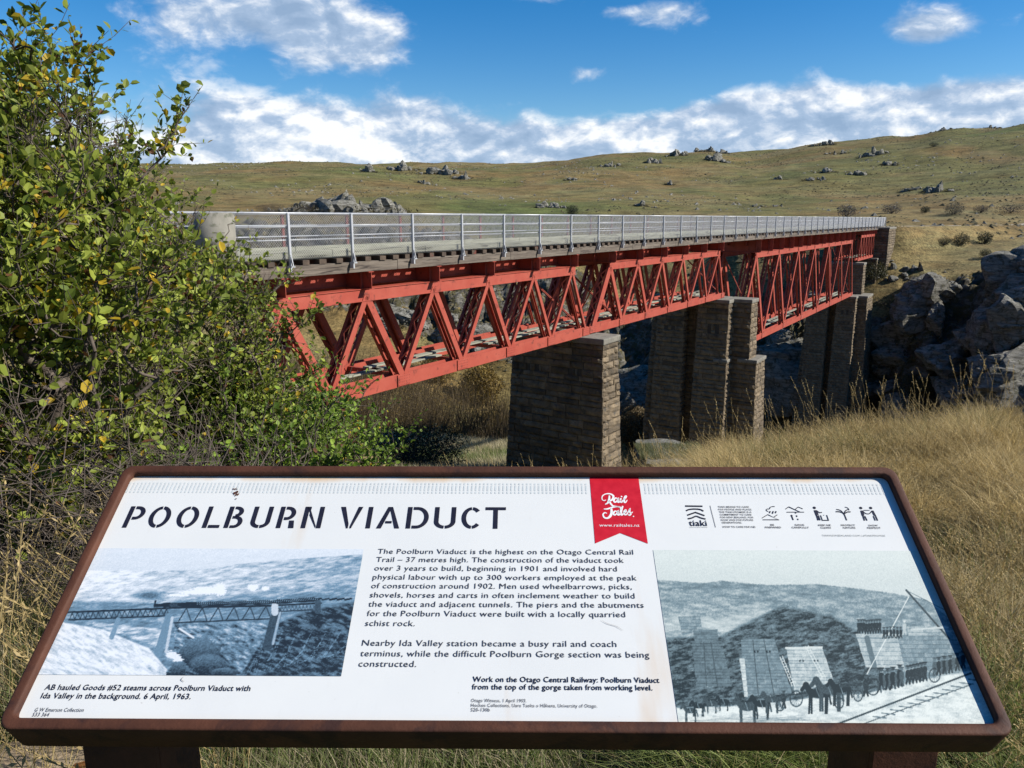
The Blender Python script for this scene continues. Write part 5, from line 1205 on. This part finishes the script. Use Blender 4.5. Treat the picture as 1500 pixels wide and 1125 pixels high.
for i, (s, x0, x1, y) in enumerate([("TIAKI MEANS TO CARE", 1051.9, 1097.4, 744), ("FOR PEOPLE AND PLACE.", 1052.6, 1101.7, 747.8), ("THE TIAKI PROMISE IS A", 1053.5, 1101.2, 751.6), ("COMMITMENT TO CARE", 1054.8, 1101.3, 755.4),
                                    ("FOR NEW ZEALAND, FOR", 1055.4, 1104, 759.3), ("NOW AND FOR FUTURE", 1056.5, 1103.6, 763.2), ("GENERATIONS.", 1057.6, 1087.2, 767.0), ("HOW TO CARE FOR NZ:", 1059, 1107.2, 773.3),
                                    ("BE", 1129, 1134.4, 770.3), ("PREPARED", 1121, 1144.5, 774), ("DRIVE", 1165, 1178.4, 770.5), ("CAREFULLY", 1160, 1185.3, 774.2), ("KEEP NZ", 1199, 1217.5, 770.8), ("CLEAN", 1202.2, 1217.3, 774.5),
                                    ("PROTECT", 1232.5, 1253, 770.9), ("NATURE", 1235.5, 1253.5, 774.6), ("SHOW", 1272.5, 1286.2, 771.2), ("RESPECT", 1271, 1290.4, 774.8)]):
    text(s, x0, x1, y, .0036, M['ink'] if i > 7 else M['ink2'], .015)
text("TIAKINEWZEALAND.COM | #TIAKIPROMISE", 1204.5, 1297, 786, .0034, M['ink3'], 0)
text("tiaki", 1009.8, 1036, 770.5, .0125, M['ink'], .012)
text("CARE FOR NEW ZEALAND", 1010.2, 1036.5, 773.2, .0020, M['ink3'], 0)
def zp(l, ox, oy, k):                          # pixel lists read off enlarged views -> board
    return [pu(ox+x/k, oy+y/k) for x, y in l]
a_ = lambda l: zp(l, 1000, 730, 8.8235); b_ = lambda l: zp(l, 1100, 730, 7.5)
fl = Flat()
for l, w in (([(33, 101), (257, 104)], .0030), ([(45, 162), (85, 146), (150, 140), (225, 146), (270, 168)], .0028), ([(60, 220), (165, 183), (283, 225)], .0028), ([(68, 266), (120, 255), (175, 233), (235, 255), (297, 270)], .0028)):
    (fl.curve if len(l) > 3 else fl.stroke)(a_(l), w)
fl.build('chevron_logo', M['ink'])
fl = Flat(); fl.stroke(a_([(353, 95), (425, 378)]), .0008); fl.build('divider_line', M['ink2'])
W_ = .0013
def icon(cur, discs=(), quads=()):
    f_ = Flat()
    for l, c, w in cur: (f_.curve if c else f_.stroke)(b_(l), W_*w)
    for l in discs: c = pu(1100+l[0]/7.5, 730+l[1]/7.5); f_.disc(c, .0027, .0027)
    for l in quads: f_.poly(b_(l))
    f_.build('pictogram', M['ink'])
icon([([(262, 92), (235, 92), (212, 100), (203, 118), (180, 118), (168, 130), (180, 142), (192, 145)], 1, 1), ([(212, 143), (203, 163)], 0, 1.6), ([(245, 143), (236, 170)], 0, 1.6), ([(277, 143), (268, 163)], 0, 1.6), ([(122, 218), (185, 180), (308, 237), (128, 237)], 0, 1), ([(252, 207), (290, 182)], 0, 1)])
icon([([(380, 120), (415, 95), (540, 152)], 0, 1), ([(480, 128), (520, 96), (570, 118)], 0, 1), ([(392, 153), (585, 153)], 0, 1), ([(445, 190), (465, 240)], 0, 1.6), ([(488, 158), (494, 168)], 0, 1.6), ([(500, 188), (506, 205)], 0, 1.6), ([(512, 225), (519, 240)], 0, 1.6)], quads=[[(432, 196), (443, 180), (462, 192)]])
icon([([(718, 135), (755, 160), (780, 155)], 0, 1.4), ([(740, 188), (760, 243)], 0, 1.7), ([(722, 188), (738, 243)], 0, 1.9), ([(765, 188), (785, 243), (852, 243), (832, 185)], 0, 1.3), ([(795, 186), (806, 188)], 0, 1)], discs=[(697, 105)], quads=[[(690, 132), (722, 132), (745, 182), (712, 190)]])
icon([([(932, 148), (975, 150), (1020, 172), (1052, 243)], 1, 1.6), ([(938, 122), (985, 135), (1018, 170)], 1, 1.3), ([(1022, 170), (1040, 138), (1072, 122)], 1, 1.3), ([(1024, 172), (1060, 152), (1095, 150)], 1, 1.6), ([(1032, 97), (1064, 108), (1080, 133)], 1, 1)])
icon([([(1238, 133), (1305, 133)], 0, .9), ([(1225, 140), (1262, 168), (1300, 170), (1330, 140)], 1, 1.2), ([(1228, 186), (1248, 246)], 0, 1.8), ([(1250, 196), (1276, 246)], 0, 1.6), ([(1345, 196), (1366, 246)], 0, 1.6), ([(1365, 186), (1392, 246)], 0, 1.8)], discs=[(1207, 107), (1316, 107)],
     quads=[[(1202, 136), (1236, 136), (1246, 190), (1218, 190)], [(1322, 136), (1345, 136), (1374, 190), (1348, 190)]])
# ribbon with its script lettering
rb = Flat(); rb.poly([(.1513, PH/2+.001), (.1513, .0795), (.1958, .1010), (.2405, .0795), (.2405, PH/2+.001)]); rb.build('ribbon', M['rib'], .0005)
c_ = lambda l: zp(l, 860, 695, 10.71)
fl = Flat(); S_ = .0032
for l, tp in [([(295, 405), (262, 415), (235, 395), (240, 345), (290, 312), (360, 310), (408, 340), (405, 385), (370, 415), (330, 420)], [.5, .5, .5, .6, .7, .9, 1.2, 1.2, 1, .6]),
              ([(350, 335), (345, 400), (325, 450), (282, 475)], [.8, 1.3, 1.1, .5]), ([(345, 420), (375, 470), (410, 500), (470, 505), (520, 520), (530, 560)], [.8, 1.1, .9, .6, .8, .9]),
              ([(478, 385), (445, 375), (418, 410), (432, 440), (465, 425), (488, 380), (480, 430), (500, 440), (522, 400)], [.6, .8, 1, .9, .8, .9, 1, .8, .6]),
              ([(530, 378), (520, 425), (540, 442), (565, 405)], [.9, 1, .8, .6]), ([(565, 405), (605, 375), (615, 345), (595, 350), (580, 400), (585, 440), (605, 440), (630, 405)], [.5, .7, .8, .8, 1.1, 1, .7, .4]),
              ([(260, 548), (320, 545), (400, 520), (470, 508), (520, 522)], [.5, .9, 1, .9, .8]), ([(375, 530), (385, 590), (365, 655), (320, 690), (270, 680), (250, 635), (275, 605), (310, 615)], [1, 1.4, 1.4, 1.1, 1, .8, .7, .5]),
              ([(470, 590), (440, 580), (412, 612), (425, 640), (460, 625), (485, 580), (478, 630), (500, 640), (520, 600)], [.6, .8, 1.1, .9, .8, 1, 1, .8, .6]),
              ([(560, 500), (535, 570), (528, 625), (550, 640), (575, 600)], [.8, 1.3, 1.2, .8, .6]), ([(575, 610), (610, 590), (605, 560), (580, 590), (590, 635), (625, 625), (650, 580)], [.6, .8, .8, 1, 1, .8, .6]),
              ([(650, 580), (672, 545), (665, 585), (685, 620), (665, 645), (640, 635)], [.6, .8, 1, 1, .8, .6]), ([(685, 620), (715, 590)], [.8, .4])]:
    fl.curve(c_(l), S_, tp)
fl.disc(c_([(727, 663)])[0], .0012); fl.disc(c_([(540, 352)])[0], .0015); fl.build('script_lettering', M['wht'], .0010)
text("www.railtales.nz", 878, 936.7, 771.8, .0064, M['wht'], 0)
# railway line printed along the top
fl = Flat(); u = -.6890
while u < .676:
    if not (.148 < u < .243):
        w = .0030
        for z0, z1, k in ((.1862, .1905, 0), (.1925, .2040, 0), (.2060, .2098, 0)): fl.poly([(u, z0), (u+w, z0), (u+w+.0004, z1), (u+.0004, z1)])
    u += .0071
fl.build('track_pattern', M['track'], .0004)
# rusted dents and scratches
fl = Flat(); rg = random.Random(4)
for k in range(16):
    x, y = 345+rg.gauss(0, 2.2), 724+rg.gauss(0, 5); c = pu(x, y); r = rg.uniform(.0008, .0026); fl.poly([(c[0]+r*rg.uniform(.5, 1.2)*math.cos(a*.9), c[1]+r*1.2*rg.uniform(.5, 1.2)*math.sin(a*.9)) for a in range(7)])
fl.build('rust_spot', ink('rust_brown', (.12, .045, .02)), .0012)
fl = Flat(); fl.curve([pu(881, 909), pu(890, 914), pu(903, 918), pu(913, 924)], .0007, [.4, 1, 1, .4]); fl.curve([pu(269, 992), pu(266, 996), pu(270, 999)], .0012, [.4, 1, .5]); fl.build('scratch', ink('scratch_grey', (.35, .34, .33)), .0012)

# the two old photographs printed on the board: colour per point on a fine flat sheet
def printed(name, u0, u1, v0, v1, nx, ny, paint, label):
    u = np.linspace(u0, u1, nx); v = np.linspace(v0, v1, ny); U, Vv = np.meshgrid(u, v); x, y = pix(U, Vv)
    cols = paint(x, y, U.ravel(), Vv.ravel()); cols = np.clip(cols, 0, 1)
    P_ = np.stack([U.ravel(), Vv.ravel(), np.zeros(U.size)], -1); i = np.arange((nx-1)*(ny-1)); b = (i//(nx-1))*nx+i % (nx-1)
    me = mesh_np(name, P_, np.stack([b, b+1, b+nx+1, b+nx], 1), M['print']); col_attr(me, cols, 'ink'); on_board(name, me, panel, .0006, label)
m, t, b, co, out = new_mat('photographic_print'); at = t.add('ShaderNodeAttribute', attribute_name='ink'); t.link(t.dim(at.outputs['Color']), b.inputs['Base Color']); b.inputs['Specular IOR Level'].default_value = .03; b.inputs['Roughness'].default_value = .8; b.inputs['Specular IOR Level'].default_value = .35; M['print'] = m
def seg(x, y, x0, y0, x1, y1, w):              # soft line mask
    dx, dy = x1-x0, y1-y0; L = dx*dx+dy*dy+1e-9; t_ = np.clip(((x-x0)*dx+(y-y0)*dy)/L, 0, 1); return np.clip((w*.5-np.hypot(x-x0-t_*dx, y-y0-t_*dy))/1.7+.5, 0, 1)
def over(c, mask, v): mask = np.clip(mask, 0, 1); return c*(1-mask)+v*mask
def tone(v, lo, mid, hi):
    v = v+RNG.normal(size=v.shape)*.035; v = np.clip(v, 0, 1)[:, None]; lo, mid, hi = map(np.array, (lo, mid, hi)); return np.where(v < .5, lo+(mid-lo)*v*2, mid+(hi-mid)*(v*2-1))
def paint1(x, y, U, V):
    # zoomed coordinates of the enlarged view
    X = (x-90)*3.261; Y = (y-790)*3.261; n1 = fbm(X/44, (Y+X*.14)/9, oct=5, seed=1, gain=.6); n2 = fbm(X/5, Y/5, oct=3, seed=2); n3 = fbm(X/40+Y/40, Y/12-X/30, oct=5, seed=7, gain=.65)
    c = .84-.05*(Y/150)+(n1-.5)*.06
    rid = np.interp(X, [0, 560, 720, 850, 1100, 1450], [150, 150, 140, 118, 95, 72])
    hill = sstep(Y, rid-2, rid+3); hv = .72+(n1-.5)*.62+(n2-.5)*.08-.12*sstep(X, 700, 1400)-.10*sstep(Y, 180, 300)+.14*(1-sstep(X, 200, 600)); c = over(c, hill, hv)
    c = over(c, np.exp(-((X-420)/60)**2-((Y-270)/18)**2)*1.3, .30+.3*(n2-.5))
    mid = sstep(Y, np.interp(X, [0, 500, 900, 1400], [285, 300, 250, 215]), np.interp(X, [0, 500, 900, 1400], [300, 315, 290, 300])); c = over(c, mid, .46+(n1-.5)*.6+(n2-.5)*.1)
    bank = sstep(Y-np.interp(X, [0, 200, 420, 520, 530], [395, 430, 520, 640, 700]), -4, 8)*(X < 540); c = over(c, bank, .82+(fbm(X/30, (Y-X*.5)/12, oct=5, seed=31, gain=.6)-.5)*.75+(n2-.5)*.12)
    c = over(c, (sstep(Y-np.interp(X, [150, 480], [395, 430]), -4, 4)*(1-sstep(Y-np.interp(X, [150, 480], [410, 520]), -8, 8)))*(X > 150)*(X < 480), .66+(n1-.5)*.9)
    gor = sstep(Y-np.interp(X, [480, 700, 860, 1000, 1180, 1400], [650, 480, 640, 420, 340, 300]), -12, 12); c = over(c, gor*(X > 500), .16+(n3-.5)*1.0+(n2-.5)*.12)
    c = over(c, sstep(Y-395, -10, 20)*(X > 540)*(X < 1010)*(1-gor), .40+(n3-.5)*1.2)
    for cx, cy, rx, ry in ((660, 545, 105, 72), (700, 600, 90, 50), (560, 620, 40, 40), (780, 635, 70, 20)): c = over(c, sstep(-np.hypot((X-cx)/rx, (Y-cy)/ry)-(n2-.5)*.5, -1.05, -.9), .20+(n2-.5)*.25+.16*np.clip((cy-Y)/ry, -1, 1))
    c = over(c, sstep(-np.hypot((X-540-(Y-562)*.8)/36, (Y-562)/24)-(n1-.5)*1.6, -1.05, -.9), .86); c = over(c, seg(X, Y, 565, 428, 630, 470, 9), .85)
    for i in range(40): c = over(c, seg(X, Y, 880+i*13, 650-i*3, 930+i*14, 560-(i % 5)*30, 4)*.5*(n2 > .5)*(Y > 360), .6)
    # viaduct in the picture
    dk = lambda X_: np.interp(X_, [20, 520, 1000, 1240], [352, 328, 315, 300])
    def line(x0, y0, x1, y1, w, v): 
        nonlocal c; c = over(c, seg(X, Y, x0, y0, x1, y1, w*1.1), v*.6 if v < .4 else v)
    line(20, 350, 520, 330, 8, .14); line(520, 328, 1010, 318, 9, .12); line(1000, 318, 1240, 306, 8, .16); line(35, 386, 515, 366, 7, .18); line(540, 400, 1010, 380, 7, .22); line(1050, 345, 1200, 338, 6, .25)
    for k in range(19): 
        xa = 40+k*25; line(xa, 384-k*1.05, xa+12, 352-k*1.05, 4, .2); line(xa+12, 352-k*1.05, xa+25, 384-k*1.05, 4, .2)
    for k in range(6): xa = 560+k*76; line(xa, 392-k*2, xa+38, 330-k*2, 5, .2); line(xa+38, 330-k*2, xa+60, 394-k*3, 5, .2)
    for k in range(10): xa = 1045+k*17; line(xa, 345, xa+8, 316, 3, .25); line(xa+8, 316, xa+17, 345, 3, .25)
    for (x0, y0, x1, y1, w, v) in ((272, 384, 240, 470, 20, .50), (515, 372, 462, 545, 34, .45), (530, 376, 500, 540, 12, .70), (1030, 350, 985, 510, 44, .28), (1046, 352, 1010, 500, 10, .6), (1020, 320, 1020, 350, 30, .72), (1225, 300, 1225, 345, 26, .3)): line(x0, y0, x1, y1, w, v)
    # train and steam
    for k in range(26): 
        xa = 455+k*36; h = 25 if k % 3 else 19
        if xa < 1400: line(xa, dk(xa)-14 if xa < 1240 else 290, xa+30, (dk(xa+30) if xa < 1210 else 288+10)-14, h*.8 if xa < 1210 else 8, .10+.14*(k % 4 == 2))
    for k in range(60): xa = 650+k*9.7; c = over(c, seg(X, Y, xa, dk(xa)-24, xa, dk(xa)-12, 2.2)*.75, .66)
    line(445, 322, 450, 296, 8, .08)
    for cx, cy, rx, ry in ((700, 245, 90, 20), (760, 240, 30, 36), (640, 255, 80, 12), (915, 232, 28, 16), (975, 235, 20, 12), (560, 268, 60, 7)): c = over(c, sstep(-np.hypot((X-cx)/rx, (Y-cy)/ry)-(n2-.5)*.9, -1.1, -.7), .92)
    return tone((c-.5)*1.25+.5, (.004, .016, .032), (.15, .27, .38), (.76, .80, .84))
u0, _ = pu(60, 990); printed('photograph_print', -PW/2+.0005, -.2392, -.1562, .0666, 400, 200, paint1, 'blue-toned print of a steam train crossing the viaduct')
def paint2(x, y, U, V):
    X = (x-950)*2.830; Y = (y-790)*2.831; n1 = fbm(X/40, (Y-X*.06)/12, oct=5, seed=11, gain=.6); n2 = fbm(X/5, Y/5, oct=3, seed=12); n3 = fbm(X/30-Y/60, Y/10+X/50, oct=5, seed=17, gain=.65)
    c = .86-.03*n1-.05*sstep(Y, 50, 200); rid = np.interp(X, [30, 230, 300, 440, 500, 700, 900, 1000, 1150, 1250], [168, 182, 172, 186, 190, 186, 208, 222, 250, 330]); hill = sstep(Y-rid-(n2-.5)*6, -2, 3)
    c = over(c, hill, .52+(n1-.5)*.5+(n2-.5)*.2+.10*sstep(Y, 240, 320)*(1-sstep(X, 500, 700)))
    c = over(c, sstep(Y, 315, 330)*(1-sstep(Y, 375, 400))*(X < 440)*(X > 60), .68+(n1-.5)*.5)
    cl = sstep(Y-np.interp(X, [60, 300, 440, 560, 760, 900, 1300], [410, 400, 330, 270, 320, 400, 500]), -8, 14)*(X < 960); c = over(c, cl, .20+(n3-.5)*1.0+(n2-.5)*.25)
    gy = np.interp(X, [90, 400, 560, 700, 900, 1100, 1340, 1480], [700, 690, 672, 655, 640, 590, 545, 540]); gr = sstep(Y-gy, -5, 5); c = over(c, gr, .84+(n1-.5)*.45+(n2-.5)*.15)
    def quad(p, v, courses=12, vert=(), lit=None):
        nonlocal c
        m_ = np.ones_like(X)
        for (ax, ay), (bx, by) in zip(p, p[1:]+p[:1]): m_ = m_*np.clip(((bx-ax)*(Y-ay)-(by-ay)*(X-ax))/math.hypot(bx-ax, by-ay)+.5, 0, 1)
        y0 = min(q[1] for q in p); y1 = max(q[1] for q in p); f = (Y-y0)/(y1-y0)*courses; r = np.floor(f)
        t_ = v+.14*(_hash(np.floor(X/13+r*.5), r, r*0, 3)-.5)-.14*(np.abs(f-r-.5) > .40)
        c = over(c, m_, t_+(n2-.5)*.14)
    quad([(122, 322), (212, 322), (225, 375), (140, 400)], .52, 6); quad([(183, 378), (285, 374), (290, 422), (190, 424)], .38, 5)
    quad([(180, 424), (302, 420), (345, 610), (198, 612)], .34, 16); quad([(382, 416), (520, 413), (595, 640), (400, 652)], .46, 20); quad([(376, 495), (398, 495), (412, 655), (398, 655)], .78, 14)
    quad([(570, 450), (718, 447), (768, 590), (606, 642)], .70, 14)
    c = over(c, seg(X, Y, 570, 452, 718, 449, 9), .82)
    for xx, yy, xe, ye in ((228, 428, 240, 610), (258, 428, 286, 610), (432, 420, 455, 648), (478, 418, 520, 645)): c = over(c, seg(X, Y, xx, yy, xe, ye, 4), .18)
    for xx in (440, 490, 628, 688): c = over(c, seg(X, Y, xx, 466 if xx < 600 else 505, xx+12, 466 if xx < 600 else 505, 9)*(np.abs(X-xx-6) > 3), .08)
    quad([(858, 392), (1040, 395), (1070, 540), (900, 530)], .68, 8); quad([(1030, 400), (1270, 400), (1320, 545), (1062, 540)], .50, 8); c = over(c, seg(X, Y, 905, 410, 935, 525, 22)*.8, .25)
    quad([(1070, 362), (1235, 358), (1250, 400), (1078, 402)], .62, 3)
    for (x0, y0, x1, y1) in ((650, 445, 720, 575), (662, 442, 732, 572), (545, 490, 595, 610), (555, 486, 606, 612)): c = over(c, seg(X, Y, x0, y0, x1, y1, 3), .85)
    for k in range(11): c = over(c, seg(X, Y, 651+k*6.5, 450+k*12, 664+k*6.5, 448+k*12, 2.5), .85); c = over(c, seg(X, Y, 547+k*4.6, 497+k*11, 559+k*4.6, 494+k*11, 2.5), .85)
    for (x0, y0, x1, y1, w, v) in ((1068, 212, 1245, 412, 8, .15), (1075, 216, 1240, 300, 2.5, .3), (1078, 240, 905, 560, 3.5, .9), (1090, 375, 1240, 366, 7, .78)): c = over(c, seg(X, Y, x0, y0, x1, y1, w), v)
    rg = random.Random(8)
    def man(xx, yy, h, v=.08):
        nonlocal c; c = over(c, seg(X, Y, xx, yy-h*.62, xx+rg.uniform(-2, 2), yy-h*.40, h*.25), v); c = over(c, seg(X, Y, xx, yy-h*.40, xx-h*.09, yy, h*.10), v); c = over(c, seg(X, Y, xx, yy-h*.40, xx+h*.10, yy, h*.10), v)
        c = over(c, sstep(-np.hypot(X-xx, Y-(yy-h*.87)), -h*.11, -h*.06), v+.12); c = over(c, seg(X, Y, xx-h*.1, yy-h*.95, xx+h*.1, yy-h*.95, h*.06), v)
    for k in range(9): man(870+k*11, 390+rg.uniform(-2, 3), 58)
    for k in range(6): man(975+k*14, 412+rg.uniform(-4, 3), 48)
    man(1060, 395, 62, .7)
    for k in range(9): man(955+k*12+rg.uniform(-3, 3), 632-k*3+rg.uniform(-8, 4), 92 if k % 2 else 78, .02 if k % 2 else .2)
    for k in range(6): man(1075+k*14, 600-k*3, 78)
    for k in range(10): man(1190+k*13+rg.uniform(-4, 4), 566-k*3+rg.uniform(-6, 4), 74, .03 if k % 2 else .22)
    man(560, 700, 74); man(900, 650, 90)
    def horse(xx, yy, h, v=.07, fl_=-1):
        nonlocal c; L = h*.80
        c = over(c, sstep(-np.hypot((X-xx)/(L*.42), (Y-(yy-h*.64))/(h*.17)), -1.05, -.85), v); c = over(c, seg(X, Y, xx+fl_*L*.32, yy-h*.66, xx+fl_*L*.52, yy-h*.92, h*.20), v); c = over(c, seg(X, Y, xx+fl_*L*.50, yy-h*.95, xx+fl_*L*.68, yy-h*.76, h*.13), v)
        for q in (-.36, -.29, .28, .36): c = over(c, seg(X, Y, xx+q*L, yy-h*.55, xx+q*L+rg.uniform(-4, 4), yy, h*.065), v)
        c = over(c, seg(X, Y, xx-fl_*L*.40, yy-h*.68, xx-fl_*L*.5, yy-h*.3, h*.06), v)
        c = over(c, seg(X, Y, xx-L*.1, yy-h*.80, xx+L*.05, yy-h*.45, 2.5)*.7, .7)
    for ih, (xx, yy, h) in enumerate(((175, 758, 74), (208, 735, 66), (262, 722, 66), (312, 712, 62), (410, 765, 108), (470, 745, 98), (512, 720, 88), (705, 722, 128), (752, 712, 140), (800, 690, 110))): horse(xx, yy, h, .02 if ih % 2 else .16)
    for xx, yy, r in ((612, 662, 32), (545, 690, 22), (930, 612, 34), (868, 650, 22), (1185, 565, 28), (1130, 560, 26), (790, 680, 22)):
        dd = np.hypot((X-xx)*1.25, Y-yy); c = over(c, np.clip(1.4-np.abs(dd-r)/3, 0, 1), .10)
        for q in range(6): c = over(c, seg(X, Y, xx-r*.75*math.cos(q*.52), yy-r*math.sin(q*.52), xx+r*.75*math.cos(q*.52), yy+r*math.sin(q*.52), 1.6)*.7, .15)
    c = over(c, seg(X, Y, 800, 610, 900, 598, 12), .12); c = over(c, seg(X, Y, 830, 588, 868, 570, 4), .15); c = over(c, seg(X, Y, 480, 660, 560, 655, 8), .15)
    for (x0, y0, x1, y1, w) in ((780, 768, 1335, 556, 8), (880, 770, 1345, 600, 4)): c = over(c, seg(X, Y, x0, y0, x1, y1, w), .14)
    for k in range(12): c = over(c, seg(X, Y, 930+k*36, 735-k*14, 985+k*36, 742-k*14, 5), .35)
    for k in range(20): c = over(c, seg(X, Y, 130+rg.random()*600, 720+rg.random()*45, 170+rg.random()*600, 730+rg.random()*35, 3)*.25, .35)
    return tone((c-.5)*1.2+.5, (.006, .022, .030), (.17, .25, .28), (.72, .77, .72))
printed('photograph_print', .2477, PW/2-.0002, -PH/2+.0005, .0668, 440, 250, paint2, 'grey-green print of piers, horses and workers building the viaduct')
